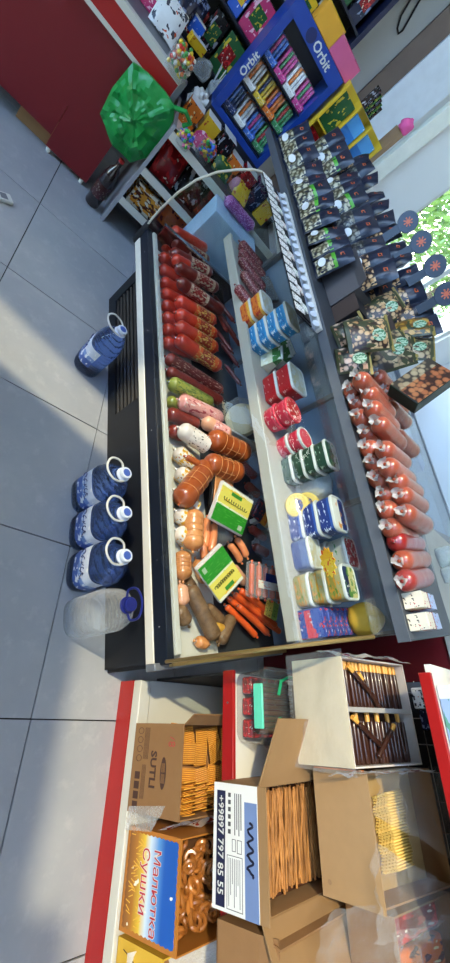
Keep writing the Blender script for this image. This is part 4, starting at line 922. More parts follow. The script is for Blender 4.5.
O('bag', bagfn(), M('green_plastic', srgb(22,150,66), .3, rand=0, dark=srgb(12,112,46), bump=.35, bscale=25), gb); O('handle', B().tube([(.10,-.01,.085), (.15,-.02,.12), (.20,0,.10), (.18,.01,.06)], .012, 8).mesh('handle', True), MATS['green_plastic'], gb)
# snack shelf unit beside the case
SEX = -2.731
su = T('snack_shelf', 'grey metal snack shelf unit standing between counter and display case', 'shelf', RM0)
sgrey = M('shelf_grey', srgb(150,150,156), .45, rand=0)
O('side_panel', B().box(SEX-.42, SEX, .415, .435, 0, .70), sgrey, su); O('side_panel', B().box(SEX-.42, SEX, 1.33, 1.35, 0, .70), sgrey, su); O('back_panel', B().box(SEX-.42, SEX-.40, .435, 1.33, 0, .70), blackmat, su)
for z in (.19, .41, .655):
    s_ = O('shelf', B().box(SEX-.40, SEX-.004, .435, 1.33, z-.012, z), M('shelf_dark', srgb(40,40,44), .6, rand=0), su); O('shelf_lip', B().box(SEX-.004, SEX+.006, .435, 1.33, z-.022, z+.022), whitemetal, s_)
# snack packs on it
def pack_mat(n, base, acc): return PRINT('pack_' + n, [(0, base)], accents=acc, ascale=4, rough=.25, bump=.4)
pk = {'redsnack': pack_mat('redsnack', srgb(130,20,24), ((srgb(200,40,40), .55), (srgb(220,200,180), .66))), 'blacksnack': pack_mat('blacksnack', srgb(24,22,26), ((srgb(170,170,176), .58), (srgb(120,30,30), .66))),
      'burger': pack_mat('burger', srgb(224,214,190), ((srgb(200,130,40), .52), (srgb(60,34,20), .60))), 'whitepack': pack_mat('whitepack', srgb(216,216,214), ((srgb(60,60,70), .58), (srgb(200,80,40), .66))), 'navypack': pack_mat('navypack', srgb(26,30,56), ((srgb(120,130,160), .58),)),
      'pinkpack': pack_mat('pinkpack', srgb(196,60,110), ((srgb(240,190,210), .56),)), 'bluepack': pack_mat('bluepack', srgb(40,90,190), ((srgb(190,210,240), .62),)), 'yellowpack': pack_mat('yellowpack', srgb(226,180,40), ((srgb(180,60,30), .62),)), 'greenpack': pack_mat('greenpack', srgb(40,90,50), ((srgb(210,190,60), .58),)), 'orangepack': pack_mat('orangepack', srgb(216,110,30), ((srgb(90,40,20), .58), (srgb(240,220,150), .66)))}
def snack(ex, ey, z, w, h, th, mat, yaw, lean, label, group='snack packs on the left shelf'):
    ms = pouch_meshes(w, h, th); t = T('snack_pack', label, 'snack pack', ROOM(ex, ey, z, PI/2+yaw) @ RX(lean), group)
    O('bag', ms['body'], pk[mat], t); O('crimp', cached(('crimp', w), lambda: B().box(-w*.48, w*.48, -.002, .002, 0, .012).mesh('crimp')), steel, t, TR(0, 0, h-.006)); return t
snack(SEX-.09, .55, .412, .17, .20, .07, 'redsnack', .2, -.35, 'dark red crisp packet on the middle shelf'); snack(SEX-.12, .72, .412, .18, .21, .07, 'blacksnack', -.1, -.3, 'black and silver crisp packet on the middle shelf')
snack(SEX-.16, .88, .412, .17, .2, .07, 'redsnack', .1, -.3, 'dark red crisp packet furthest along the middle shelf')
t = T('burger_carton', 'cream snack carton with burger picture on the lowest shelf', 'carton', ROOM(SEX-.13, .55, .192, .1)); O('carton', rbox('carton', .16, .19, .14, .003, 1), pk['burger'], t); O('picture', B().box(.0805,.0815,-.08,.08,.02,.12), pack_mat('burgerpic', srgb(222,150,50), ((srgb(90,40,20), .5), (srgb(230,220,190), .62))), t)
snack(SEX-.16, .78, .192, .17, .17, .07, 'orangepack', 0, -.3, 'orange crisp packet on the lowest shelf')
# candy on the shelf top and the counter
TZ = .656
def candy_box(ex, ey, z, sx, sy, sz, mat, label, rz=0, tilt=0):
    t = T('candy_box', label, 'box', ROOM(ex, ey, z, rz) @ RY(tilt), 'candy boxes on the left counter'); O('carton', rbox('carton', sx, sy, sz, .003, 1), pk[mat], t); O('lid_edge', B().box(-sx*.49, sx*.49, -sy*.49, sy*.49, sz, sz+.002), white, t); return t
def heap(ex, ey, z, r, h, n, cols, label, rad=.011, jar=True, rod=False):
    """open clear tub full of small sweets"""
    t = T('sweet_tub', label, 'tub', ROOM(ex, ey, z), 'tubs of sweets')
    if jar: O('tub', B().lathe([(r*.9,.0), (r,h), (r*1.04,h), (r*.98,h-.002), (r*.88,.004), (.001,.004)], 20).mesh('tub', True), FILM('tub_clear', (.96,.97,.97), .03, .1, edge=.2), t)
    rr = random.Random(int(abs(ex*1000+ey*777))); per = {}
    for k in range(n):
        a = rr.random()*2*PI; q = math.sqrt(rr.random())*r*.84; zz_ = rad + (h*.95)*rr.random() + (1-q/r)*.03
        b = per.setdefault(k % len(cols), B())
        if rod: b.tube([(q*math.cos(a), q*math.sin(a), zz_), (q*math.cos(a)+rr.uniform(-.02,.02), q*math.sin(a)+rr.uniform(-.02,.02), zz_+.02)], rad*.7, 6)
        else: b.lathe([(rad*.5,-rad*.86), (rad,0), (rad*.5,rad*.86)], 7, TR(q*math.cos(a), q*math.sin(a), zz_))
    for k, b in per.items():
        o = O('sweets', b.mesh('sweets', True, 80), M('sweet_%d_%d_%d' % cols[k], srgb(*cols[k]), .3, rand=0), t); o['kind'] = 'stuff'
CT = .824
P = lambda x, y, z: rk(PZ(x, y, z))
ex, ey, _ = P(178,66,CT+.04); heap(ex, ey, CT, .065, .10, 130, ((226,190,40), (200,50,40), (60,140,60), (230,120,40), (235,230,220)), 'clear tub of bright round sweets on the counter')
ex, ey, _ = P(197,106,.72); heap(ex, ey, TZ, .07, .10, 70, ((232,226,212), (240,236,226)), 'clear bag-like tub of white marshmallows', rad=.02)
ex, ey, _ = P(186,138,.70); heap(ex, ey, TZ, .05, .05, 60, ((220,110,150), (60,170,70), (230,190,60), (70,90,200)), 'low tub of pink and green sweets on a paper')
ex, ey, _ = P(206,152,.70); heap(ex, ey, TZ, .055, .08, 70, ((60,170,80), (70,110,210), (200,60,60), (230,190,60)), 'tub of green and blue wrapped sweets')
ex, ey, _ = P(226,136,.70); heap(ex, ey, TZ, .07, .09, 80, ((210,40,40), (226,170,40), (60,140,60), (190,60,120)), 'tub of red and yellow wrapped sweets', rad=.014)
ex, ey, _ = P(236,158,.70); heap(ex, ey, TZ, .05, .08, 40, ((130,90,60), (190,150,110)), 'tub of brown toffees next to the case', rad=.014)
ex, ey, _ = P(252,120,.70); heap(ex, ey, TZ, .055, .09, 60, ((226,170,40), (170,60,40), (120,80,50)), 'tub of gold wrapped sweets below the gum stand', rad=.014)
tray = O('paper_tray', B().box(-.08,.08,-.11,.11,0,.006), M('pinkish_paper', srgb(232,214,214), .6, rand=0), mw=ROOM(*P(182,126,TZ+.01)[:2], TZ, .1)); tag(tray, 'pale pink sheet of card lying at the front of the shelf top', 'card')
ex, ey, _ = P(160,34,CT); snack(ex, ey, CT, .16, .18, .06, 'whitepack', 0, -.8, 'white crisp packet lying on the counter edge', 'packs on the counter')
ex, ey, _ = P(146,5,CT); candy_box(ex, ey, CT, .10, .12, .06, 'pinkpack', 'pink and red sweet box at the far end of the counter')
for i, (x, y, m) in enumerate(((172,10,'navypack'), (186,22,'navypack'), (200,8,'blacksnack'), (212,28,'navypack'), (214,12,'blacksnack'))):
    ex, ey, _ = P(x, y, CT); snack(ex, ey, CT, .15, .18, .07, m, .3*(i % 3)-.3, -.7, '%s dark crisp packet from the viewer on the counter top' % ORD[i], 'packs on the counter')
ex, ey, _ = P(192,34,CT); candy_box(ex, ey, CT, .06, .09, .08, 'bluepack', 'small blue sweet box on the counter')
ex, ey, _ = P(194,48,CT); candy_box(ex, ey, CT, .05, .12, .05, 'yellowpack', 'small yellow sweet box on the counter', .4)
for i, (x, y) in enumerate(((205,40), (208,62), (222,84))):
    ex, ey, _ = P(x, y, .80); tag(O('clear_bag', crumple('clear_bag', .06, .06, .07, .25, 30+i), film, mw=ROOM(ex, ey, .70 if i else CT)), 'crumpled clear bag on the counter, %s from the far end' % ORD[i], 'bag', 'clear bags on the counter')
ex, ey, _ = P(214,88,.74); t = T('fork_cup', 'white cup holding white plastic sticks below the gum stand', 'cup', ROOM(ex, ey, TZ)); O('cup', B().lathe([(.03,0), (.038,.09)], 16).mesh('cup', True), white, t)
for k in range(6): O('stick', B().tube([(.01*math.cos(k), .01*math.sin(k), .02), (.05*math.cos(k*1.05), .05*math.sin(k*1.05), .2)], .004, 6), white, t)
ex, ey, _ = P(198,128,.70); candy_box(ex, ey, TZ, .07, .10, .05, 'navypack', 'dark blue card box between the sweet tubs')
ex, ey, _ = P(244,150,.70); snack(ex, ey, TZ, .14, .16, .05, 'yellowpack', 0, -.6, 'yellow and blue crisp packet leaning by the case top', 'packs on the counter')
ex, ey, _ = P(262,132,.72); candy_box(ex, ey, TZ, .08, .16, .10, 'orangepack', 'orange sweet box below the gum stand', 0, 0)

for i, (m, lab) in enumerate((('orangepack', 'orange'), ('yellowpack', 'yellow'), ('blacksnack', 'black'), ('orangepack', 'second orange'), ('redsnack', 'dark red'), ('navypack', 'navy'), ('yellowpack', 'second yellow'))):
    candy_box(-3.04, .50+i*.115, TZ, .10, .10, .13+.02*(i % 3), m, '%s sweet box in the row at the foot of the gum stand' % lab, .08*((i % 3)-1))
for i, (ey, m, lab) in enumerate(((.62, 'pinkpack', 'pink'), (.80, 'greenpack', 'green'), (.99, 'yellowpack', 'yellow'))):
    snack(-2.93, ey, TZ, .13, .12, .05, m, .2*i-.2, -.8, '%s sweet packet lying before the row of sweet boxes' % lab, 'packs on the shelf top')
# gum stand
GX = -3.15
gp = [rk(PX(x, y, GX)) for x, y in ((215,95), (297,0), (345,85), (272,147))]
gy0, gy1 = (gp[0][1]+gp[1][1])/2, (gp[2][1]+gp[3][1])/2; gz0, gz1 = gp[0][2]-.02, gp[2][2]
gs_ = T('gum_stand', 'blue chewing gum display stand with white lettering', 'display stand', ROOM(GX, gy0, gz0)); gw_, gh_ = gy1-gy0, gz1-gz0
gblue = M('gum_blue', srgb(22,62,150), .3, rand=0)
O('left_post', B().box(-.16,.02,0,.045,0,gh_), gblue, gs_); O('right_post', B().box(-.16,.02,gw_-.04,gw_,0,gh_), gblue, gs_); O('header', B().box(-.03,.026,0,gw_,gh_-.075,gh_), gblue, gs_); O('back_panel', B().box(-.17,-.16,0,gw_,0,gh_), navyd, gs_); O('base', B().box(-.16,.02,0,gw_,-.02,.015), gblue, gs_)
O('plinth', B().box(-.16,.02,0,gw_,TZ-gz0,-.02), M('plinth_dark', srgb(30,30,40), .5, rand=0), gs_)
O('lettering', text_mesh('Orbit', .062, .0008, .0012), white, gs_, TR(.0275, gw_*.6, gh_-.038) @ Matrix(((0,0,1,0),(1,0,0,0),(0,1,0,0),(0,0,0,1))))
O('lettering', text_mesh('Orbit', .055, .0008, .0012), white, gs_, TR(.0215, .022, gh_*.42) @ Matrix(((0,0,1,0),(0,-1,0,0),(1,0,0,0),(0,0,0,1))))
O('badge', B().lathe([(.03,0), (.03,.002)], 20).mesh('badge'), M('badge_navy', srgb(20,34,90), .4, rand=0), gs_, TR(.0265, gw_*.36, gh_-.038) @ RY(PI/2))
rows = [gh_*.04, gh_*.29, gh_*.54]
for z in rows: O('shelf', B().box(-.16,.015,.045,gw_-.04,z,z+.008), navyd, gs_)
gumc = [(232,232,230), (60,110,200), (230,120,40), (206,60,140), (90,60,150), (70,150,90), (226,190,60), (190,50,50), (40,60,110)]
gm = [PRINT('gum_%d' % i, [(0, srgb(*c)), (.6, srgb(*[min(255, v+30) for v in c]))], accents=((srgb(240,240,240), .6), (srgb(40,40,90), .66)), ascale=6) for i, c in enumerate(gumc)]
names = ['white', 'blue', 'orange', 'pink', 'violet', 'green', 'yellow', 'red', 'navy']
colmap = [[8,0,1,5], [0,6,2,5], [1,3,0,3]]
cw_ = (gw_-.085)/4
for r_ in range(3):
    for c_ in range(4):
        k = colmap[r_][c_]; w = cw_*.9; mwv = ROOM(GX, gy0, gz0) @ TR(-.095, .045+cw_*(c_+.5), rows[r_]+.009) @ RY(.0)
        t = T('gum_box', '%s gum box on the %s tier of the blue stand, %s from the left' % (names[k], ('bottom', 'middle', 'top')[r_], ORD[c_]), 'gum box', mwv, 'gum boxes on the blue stand')
        O('tray', B().box(-.05,.09,-w/2,w/2,0,.004).box(.085,.09,-w/2,w/2,0,.03).box(-.05,.09,-w/2,-w/2+.003,0,.035).box(-.05,.09,w/2-.003,w/2,0,.035), gm[k], t)
        for a in range(3):
            for b in range(4):
                O('gum_pack', cached(('gpk', round(w, 3)), lambda: rbox('gum_pack', .03, w/4-.004, gh_*.19, .003, 1)), gm[(k if (a+b) % 3 else (k+2) % 9)], t, TR(-.035+a*.036, -w/2+w/4*(b+.5), .005+.0) @ RY(-.15))
# yellow and blue divided display right of the stand
yx = GX + .05; yp = rk(PX(352,84,yx)); yq = rk(PX(384,146,yx)); yb = rk(PX(300,140,yx))
yd = T('divided_display', 'yellow edged display with blue fronted boxes beside the gum stand', 'display', ROOM(yx, yp[1], yb[2]-.1)); yw, yh = yq[1]-yp[1], yp[2]-yb[2]+.1
yel = M('yellow_edge', srgb(226,188,50), .4, rand=0)
O('back_panel', B().box(-.12,-.11,0,yw,0,yh), yel, yd)
for k in range(4): O('divider', B().box(-.12,.0,yw*k/3-.005,yw*k/3+.005,0,yh), yel, yd)
for z in (0, yh*.5): O('shelf', B().box(-.12,.0,0,yw,z,z+.008), yel, yd)
O('post', B().box(-.12,.01,yw+.005,yw+.03,-.1,yh+.12), M('wood_edge', srgb(150,120,90), .6, rand=0), yd)
skyp = PRINT('sky_box', [(0, srgb(40,120,200)), (.6, srgb(80,160,225))], accents=((srgb(225,235,245), .62),), ascale=3)
for r_ in range(2):
    for c_ in range(3):
        o = O('display_box', cached('dbox', lambda: rbox('display_box', .07, yw/3-.02, yh*.40, .003, 1)), skyp if (r_, c_) not in ((0,0), (1,0)) else pk['redsnack' if r_ == 0 else 'greenpack'], mw=ROOM(yx-.06, yp[1]+yw*(c_+.5)/3, yb[2]-.1+r_*yh*.5+.009)); tag(o, '%s box in the yellow edged display, %s tier, %s from the left' % ('sky blue' if (r_, c_) not in ((0,0), (1,0)) else ('red' if r_ == 0 else 'green'), ('lower', 'upper')[r_], ORD[c_]), 'box', 'boxes in the yellow edged display')
# wall shelf above with boxes, ending in a dark blue upright
wx = W0 + .30
t_ = rk(PX(374,27,wx)); uy = t_[1]
ws = T('wall_shelf', 'dark blue wall shelving packed with bright boxes behind the gum stand', 'shelving', ROOM(W0, 0, 0))
O('upright', B().box(.0,.30,uy-.03,uy,0,2.6), M('dark_blue_post', srgb(26,32,62), .4, rand=0), ws); O('back_panel', B().box(0,.012,-1.4,uy,0,2.6), blackmat, ws)
for k in range(9): O('shelf', B().box(.012,.29,-1.4,uy-.03,.2+k*.28,.215+k*.28), navyd, ws)
cyc = ['redsnack', 'greenpack', 'yellowpack', 'orangepack', 'pinkpack', 'blacksnack', 'navypack', 'whitepack', 'bluepack']
human = {'redsnack': 'dark red', 'greenpack': 'green', 'yellowpack': 'yellow', 'orangepack': 'orange', 'pinkpack': 'pink', 'blacksnack': 'black', 'navypack': 'navy', 'whitepack': 'white', 'bluepack': 'blue'}
lev = ['first', 'second', 'third', 'fourth', 'fifth', 'sixth', 'seventh', 'eighth', 'ninth']
for k in range(2, 8):
    y = uy-.06; j = 0
    while y > -.55 and j < 14:
        w = random.uniform(.09, .15); h = random.uniform(.15, .24); m = cyc[(j*4+k*3+(j//3)) % 9]
        t = T('boxed_sweets', '%s box on the %s wall shelf up, %s from the blue upright' % (human[m], lev[k], ORD[j]), 'box', ROOM(W0+.22-random.uniform(0,.05), y-w/2, .215+k*.28, random.uniform(-.1,.1)), 'boxes on the wall shelving')
        O('carton', cached(('bsw', round(w, 2), round(h, 2)), lambda: rbox('carton', .10, round(w, 2)-.006, round(h, 2), .003, 1)), pk[m], t); O('front_label', cached(('bsl', round(w, 2), round(h, 2)), lambda: B().box(.0505,.0515,-w*.3,w*.3,h*.3,h*.75).mesh('front_label')), pk[cyc[(j+k+4) % 9]], t)
        y -= w+.012; j += 1
# boxes leaning above the gum stand
for i, (x, y, w, h, m, lab) in enumerate(((330,22,.16,.10,'yellowpack','yellow box standing on top of the gum stand'), (343,58,.2,.09,'pinkpack','pink box standing on top of the gum stand'))):
    ex, ey, z = rk(PX(x, y, GX-.06)); t = T('sweet_box', lab, 'box', ROOM(GX-.06, ey, gz1+.001)); O('carton', rbox('carton', .09, w, h, .003, 1), M('plain_'+m, srgb(*((226,160,40) if i == 0 else (206,90,130))), .5, rand=0), t); O('lid_edge', B().box(-.045,.045,-w*.5,w*.5,h,h+.003), pk[m], t)
pg = [rk(PX(383,112,yx)), ]; tag(O('pink_pompon', crumple('pink_pompon', .04, .04, .05, .4, 44), M('pink_fluff', srgb(226,90,150), .8, rand=0, bump=1, bscale=60), mw=ROOM(yx-.05, yq[1]+.018, yb[2]-.1+yh+.12)), 'fluffy pink pompon on top of the wooden edge', 'pompon')
t = T('sauce_packets', 'small stack of dark and yellow sachets above the divided display', 'sachets', ROOM(yx-.06, yp[1]+yw*.45, yb[2]-.1+yh+.002))
for k in range(5): O('sachet', B().box(-.05,.05,-.035+k*.018,-.025+k*.018,0,.11-.008*k), pk['greenpack' if k % 2 else 'blacksnack'], t)

# ================================================================== RIGHT: biscuit rack
RX0, RX1 = -.14, 1.35
rkt = T('biscuit_rack', 'red edged white shop rack full of open biscuit boxes', 'rack', RM0)
O('base_fascia', B().box(RX0, RX1, 1.023, 1.035, 0, .082), red, rkt); O('base_lip', rbox('base_lip', RX1-RX0, .05, .045, .004), whitemetal, rkt, TR((RX0+RX1)/2, 1.05, .082)); O('base_deck', B().box(RX0, RX1, 1.07, 1.62, .10, .122), whitemetal, rkt)
O('shelf_fascia', rbox('shelf_fascia', RX1-RX0+.01, .014, .046, .002, 1), red, rkt, TR((RX0+RX1)/2-.01, 1.10, .48)); d2 = O('shelf_deck', B().box(RX0-.005, RX1, 1.107, 1.62, .508, .526), cream, rkt)
for x in (-.06, .3, .66): O('rivet', cached('rivet', lambda: B().lathe([(.004,0), (.003,.002)], 8).mesh('rivet')), steel, rkt, TR(x, 1.093, .503) @ RX(PI/2))
O('shelf_fascia', rbox('shelf_fascia2', RX1-RX0, .014, .03, .002, 1), red, rkt, TR((RX0+RX1)/2+.02, 1.19, 1.085)); O('shelf_deck', B().box(RX0, RX1, 1.197, 1.62, 1.10, 1.115), cream, rkt)
for x in (RX0+.005, .62, RX1-.03): O('upright', B().box(x, x+.03, 1.62, 1.66, 0, 1.5), grey, rkt)
br = O('perforated_bracket', B().box(RX0, RX0+.13, 1.56, 1.565, .985, 1.03), grey, rkt)
for k in range(3):
    for j in range(2): O('slot', cached('slot', lambda: B().box(-.009,.009,-.001,.001,-.004,.004).mesh('slot')), blackmat, br, TR(RX0+.03+k*.036, 1.5595, .997+j*.02))
for k in range(19): O('back_wire', cached('bwv', lambda: B().tube([(0,0,0), (0,0,1.05)], .002, 6).mesh('back_wire')), steel, rkt, TR(RX0+.04+k*.075, 1.63, .13))
for k in range(13): O('back_wire', cached('bwh', lambda: B().tube([(RX0,0,0), (RX1,0,0)], .002, 6).mesh('back_wire')), steel, rkt, TR(0, 1.634, .16+k*.075))
O('dark_backing', B().box(RX0, RX1, 1.66, 1.67, .1, 1.15), blackmat, rkt)
O('side_panel', B().box(RX0-.012, RX0-.004, 1.12, 1.62, .1, .49), blackmat, rkt)
FR = Matrix.Rotation(PI/2, 4, 'X')               # lettering upright on a front face
ink = M('brown_ink', srgb(66,40,30), .7, rand=0); redink = M('red_marker', srgb(176,50,50), .6, rand=0)
ringm = M('bread_ring', srgb(184,118,52), .35, rand=.12, dark=srgb(118,62,24), coat=.3, bump=.1)
crackm = M('cracker', srgb(214,146,52), .6, rand=.08, dark=srgb(170,98,28), nscale=60, bump=.3, bscale=220)
def ribbed(name, col, dark, sc_):
    m, nt, out = newmat(name); v = coords(nt); w = nt.nodes.new('ShaderNodeTexWave'); w.inputs['Scale'].default_value = sc_; w.inputs['Distortion'].default_value = .6
    nt.links.new(v, w.inputs['Vector']); c = mixc(nt, w.outputs['Fac'], dark, col); n = ramp(nt, noisen(nt, v, 40, 3), [(.4, (0,0,0)), (.7, (.5,.5,.5))]); c = mixc(nt, n, c, tuple(x*.55 for x in col))
    p = finish(nt, out, c, .55); bb = nt.nodes.new('ShaderNodeBump'); bb.inputs['Strength'].default_value = .7; bb.inputs['Distance'].default_value = .002
    nt.links.new(w.outputs['Fac'], bb.inputs['Height']); nt.links.new(bb.outputs[0], p.inputs['Normal']); return m
crackm = ribbed('ribbed_cracker', srgb(226,158,54), srgb(160,88,22), 55)
stickm = M('pretzel_stick', srgb(188,132,70), .4, rand=.18, dark=srgb(112,62,28), nscale=40, coat=.2)
# ---- carton lettered SUTLI
sb, sf = open_carton('biscuit_carton', 'brown carton lettered in dark brown, full of orange square crackers', ROOM(.122, 1.022, .129), .245, .30, .25, card, (('left', .05, .6),))
O('lettering', text_mesh('SUTLI', .040, .0003, .0012), ink, sf, TR(.005, -.0006, .112) @ FR)
O('oval_emblem', B().prism([(.042*math.cos(2*PI*k/28), .014*math.sin(2*PI*k/28)) for k in range(28)], -.0003, .0006).mesh('oval_emblem'), ink, sf, TR(.012, -.0006, .165) @ RZ(PI/2) @ Matrix(((0,0,-1,0),(1,0,0,0),(0,1,0,0),(0,0,0,1))) if False else TR(.012, 0, .165) @ RZ(-PI/2))
for s in (-1, 1):
    for k in range(4): O('emblem_line', cached('eml', lambda: B().box(-.012,.012,-.0011,-.0006,-.0008,.0008).mesh('emblem_line')), card, sf, TR(.012+s*.014, 0, .158+k*.0045))
b = B(); b.tube([(-.085,0,.19), (-.079,0,.21)], .0012, 5)
for cz in (.192, .206): b.tube([(-.066+.006*math.cos(2*PI*k/14), 0, cz+.0075*math.sin(2*PI*k/14)) for k in range(14)], .0012, 5, True)
O('handwritten_number', b.mesh('handwritten_number'), redink, sf, TR(0, -.0008, 0))
b = B()
for k in range(4): b.tube([(-.10+k*.026+.009*math.cos(2*PI*j/12), -.0005, .035+.014*math.sin(2*PI*j/12)) for j in range(12)], .0008, 4, True)
for k in range(9): b.box(-.11+.105*(k % 2), -.02+.105*(k % 2), -.0006, 0, .058+.0055*(k//2), .0595+.0055*(k//2))
for k in range(4): b.box(.015+k*.026, .035+k*.026, -.0006, 0, .022, .048)
O('small_print', b.mesh('small_print'), ink, sf)
lin = O('liner', B().box(-.118,.118,.008,.29,.004,.16), M('brown_liner', srgb(150,104,60), .8, rand=0), sb)
sqm = cached('cracker', lambda: rbox('cracker', .062, .046, .005, .0015, 1))
rr = random.Random(3); n = 0
for r_ in range(5):
    for c_ in range(4):
        o = O('square_cracker', sqm, crackm, mw=ROOM(.035+c_*.058+rr.uniform(-.01,.01), 1.055+r_*.055, .298+r_*.006+rr.uniform(0,.012), rr.uniform(-.4,.4)) @ RX(rr.uniform(.1,.5)) @ RY(rr.uniform(-.3,.3)))
        tag(o, 'square ribbed orange cracker lying in the brown lettered carton', 'cracker', 'square crackers in the brown lettered carton')
for k in range(16):
    o = O('square_cracker', sqm, crackm, mw=ROOM(.16+.0055*k, 1.10+.05*(k % 3), .318, .1) @ RX(.25) @ RY(1.35)); tag(o, 'square orange cracker standing on edge in the brown lettered carton', 'cracker', 'crackers on edge in the brown lettered carton')
def drape(name, P4, mat, label, amp=.02, seed=0, n=14, cat='film', group=None, t_=None, parent=None):
    a, b_, c, d = [V(p) for p in P4]
    nrm = (b_-a).cross(d-a).normalized()
    def fn(u, v):
        p = a*(1-u)*(1-v) + b_*u*(1-v) + c*u*v + d*(1-u)*v
        return p + nrm*(amp*(mnoise.noise(p*17+V((seed,0,0))) + .6*mnoise.noise(p*41+V((0,seed,0))))) + V((0,0,-amp*.8*math.sin(PI*u)*math.sin(PI*v)))
    o = O(name, B().grid(fn, n, n).mesh(name, True, 85), mat, parent)
    if label: tag(o, label, cat, group)
    return o
drape('plastic_liner', (PE(128,806,1.005), PE(166,806,1.005), PE(150,832,1.0), PE(124,830,1.0)), film, 'crumpled clear film hanging over the brown lettered carton corner', .012, 2)
drape('plastic_liner', (RK(.25,1.01,.37), RK(.25,1.3,.40), RK(.275,1.3,.33), RK(.27,1.01,.30)), FILM('printed_film', white=.3, print_col=srgb(190,40,60)), 'crumpled film with red print between the two lower cartons', .01, 4)
# ---- bread ring carton
pic = PRINT('wheat_sea_print', [(0, srgb(120,70,30)), (.18, srgb(176,116,40)), (.34, srgb(226,190,60)), (.46, srgb(206,220,232)), (.62, srgb(90,150,214)), (.76, srgb(30,88,176))], axis=2, accents=((srgb(240,236,220), .69),), ascale=7, stretch=(1,1,1), blur=True, rough=.4, bump=0)
ocard = M('orange_carton', srgb(178,112,40), .6, rand=0)
mb, mf = open_carton('bread_ring_carton', 'carton with blue sea picture and red lettering, full of bread rings', ROOM(.40, 1.038, .129), .235, .30, .25, ocard)
edge_ = []
for k in range(24): edge_.append((-.105+.21*k/24, .012 + .003*(k % 2)))
for k in range(24): edge_.append((.105+.003*(k % 2), .012+.225*k/24))
for k in range(24): edge_.append((.105-.21*k/24, .237+.003*(k % 2)))
for k in range(24): edge_.append((-.105-.003*(k % 2), .237-.225*k/24))
O('picture', B().prism(edge_, .0, .001).mesh('picture'), pic, mf, Matrix(((0,1,0,0),(-1,0,0,0),(0,0,1,0),(0,0,0,1))))
wtm = white
for k, (dx, m_) in enumerate(((.0012, white), (0, M('red_letter', srgb(180,30,50), .5, rand=0)))):
    O('lettering', text_mesh('Малютка', .042, .0003, .0014 if k == 0 else 0), m_, mf, TR(.012, -.0016-.0005*k, .150) @ FR)
    O('lettering', text_mesh('Сушки', .046, .0003, .0014 if k == 0 else 0), m_, mf, TR(-.005, -.0016-.0005*k, .098) @ FR)
b = B()
for k in range(34):
    x = -.1+.2*(k*.618 % 1); z = .02+.06*((k*.37) % 1); b.box(x-.0012, x+.0012, -.0016, -.001, z, z+.02, TR(x,0,z) @ RY(.5*math.sin(k*3)) @ TR(-x,0,-z))
O('wheat_ears', b.mesh('wheat_ears'), M('wheat_ink', srgb(226,176,70), .6, rand=0), mf)['kind'] = 'stuff'
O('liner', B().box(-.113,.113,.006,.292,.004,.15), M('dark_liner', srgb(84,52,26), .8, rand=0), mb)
ringme = cached('ring', lambda: B().tube([(.0165*math.cos(2*PI*k/14), .0165*math.sin(2*PI*k/14), 0) for k in range(14)], .0068, 7, True).mesh('bread_ring', True))
rr = random.Random(8)
for k in range(72):
    o = O('bread_ring', ringme, ringm, mw=ROOM(.40+rr.uniform(-.092,.092), 1.075+.22*rr.random(), .292+.035*(k/72)+rr.uniform(0,.012), 0) @ RX(rr.uniform(-.8,.8)) @ RY(rr.uniform(-.8,.8))); tag(o, 'small glossy bread ring in the carton with the sea picture', 'bread ring', 'bread rings in the picture carton')
yc, yf = open_carton('biscuit_carton', 'yellow carton at the lower right edge with film over it', ROOM(.64, 1.04, .129), .22, .30, .20, M('yellow_carton', srgb(206,164,50), .6, rand=0))
b = B()
for k in range(5): b.tube([(-.09+k*.04, -.0006, .03), (-.08+k*.04, -.0006, .07), (-.065+k*.04, -.0006, .10)], .0012, 4)
O('stripe_print', b.mesh('stripe_print'), ink, yf)
O('liner', B().box(-.104,.104,.006,.29,.004,.13), M('brown_liner2', srgb(140,100,60), .8, rand=0), yc)
drape('plastic_liner', (RK(.54,1.02,.20), RK(.76,1.02,.20), RK(.76,1.3,.36), RK(.54,1.3,.36)), FILM('milky_film', white=.45), 'milky film over the yellow carton', .03, 7)
# ---- phone number carton with pretzel sticks on the upper shelf
wcard = M('white_carton', srgb(224,224,220), .55, rand=0, var=.03); innercard = M('inner_card', srgb(150,116,76), .8, rand=0)
PBW, PBD, PBH = .25, .40, .15
pb, pf = open_carton('pretzel_carton', 'white fronted carton with phone number, full of pretzel sticks', ROOM(.262, 1.013, .529), PBW, PBD, PBH, innercard, (('front', .028, .05), ('left', .17, 1.12), ('right', .14, 1.15)))
O('white_face', B().box(-PBW/2, PBW/2, -.0015, -.0002, 0, PBH), wcard, pf)
O('navy_strip', B().box(-.108, .118, -.0022, -.0015, .012, .042), M('strip_navy', srgb(26,30,62), .5, rand=0), pf)
O('phone_number', text_mesh('+99897 797 85 55', .0265, .0002, .0003), white, pf, TR(.0, -.0025, .0265) @ FR)
O('blue_panel', B().box(-.09, .125, -.0022, -.0015, .108, .149), M('panel_blue', srgb(110,132,176), .5, rand=0), pf)
O('script', B().tube([(-.05+.1*k/50, -.0026, .126+.010*math.sin(k*.55)*(1 if k%12<8 else .5)) for k in range(51)], .0028, 5).mesh('script'), M('navy_ink2', srgb(20,24,50), .5, rand=0), pf)
b = B()
for k in range(4): b.box(-.105, -.02-.012*(k % 2), -.0021, -.0015, .074+k*.007, .0765+k*.007)
for k in range(6): b.box(-.105+k*.015, -.096+k*.015, -.0021, -.0015, .052, .061)
def frame(x0, x1, z0, z1, th=.0012): b.box(x0,x1,-.0021,-.0015,z0,z0+th); b.box(x0,x1,-.0021,-.0015,z1-th,z1); b.box(x0,x0+th,-.0021,-.0015,z0,z1); b.box(x1-th,x1,-.0021,-.0015,z0,z1)
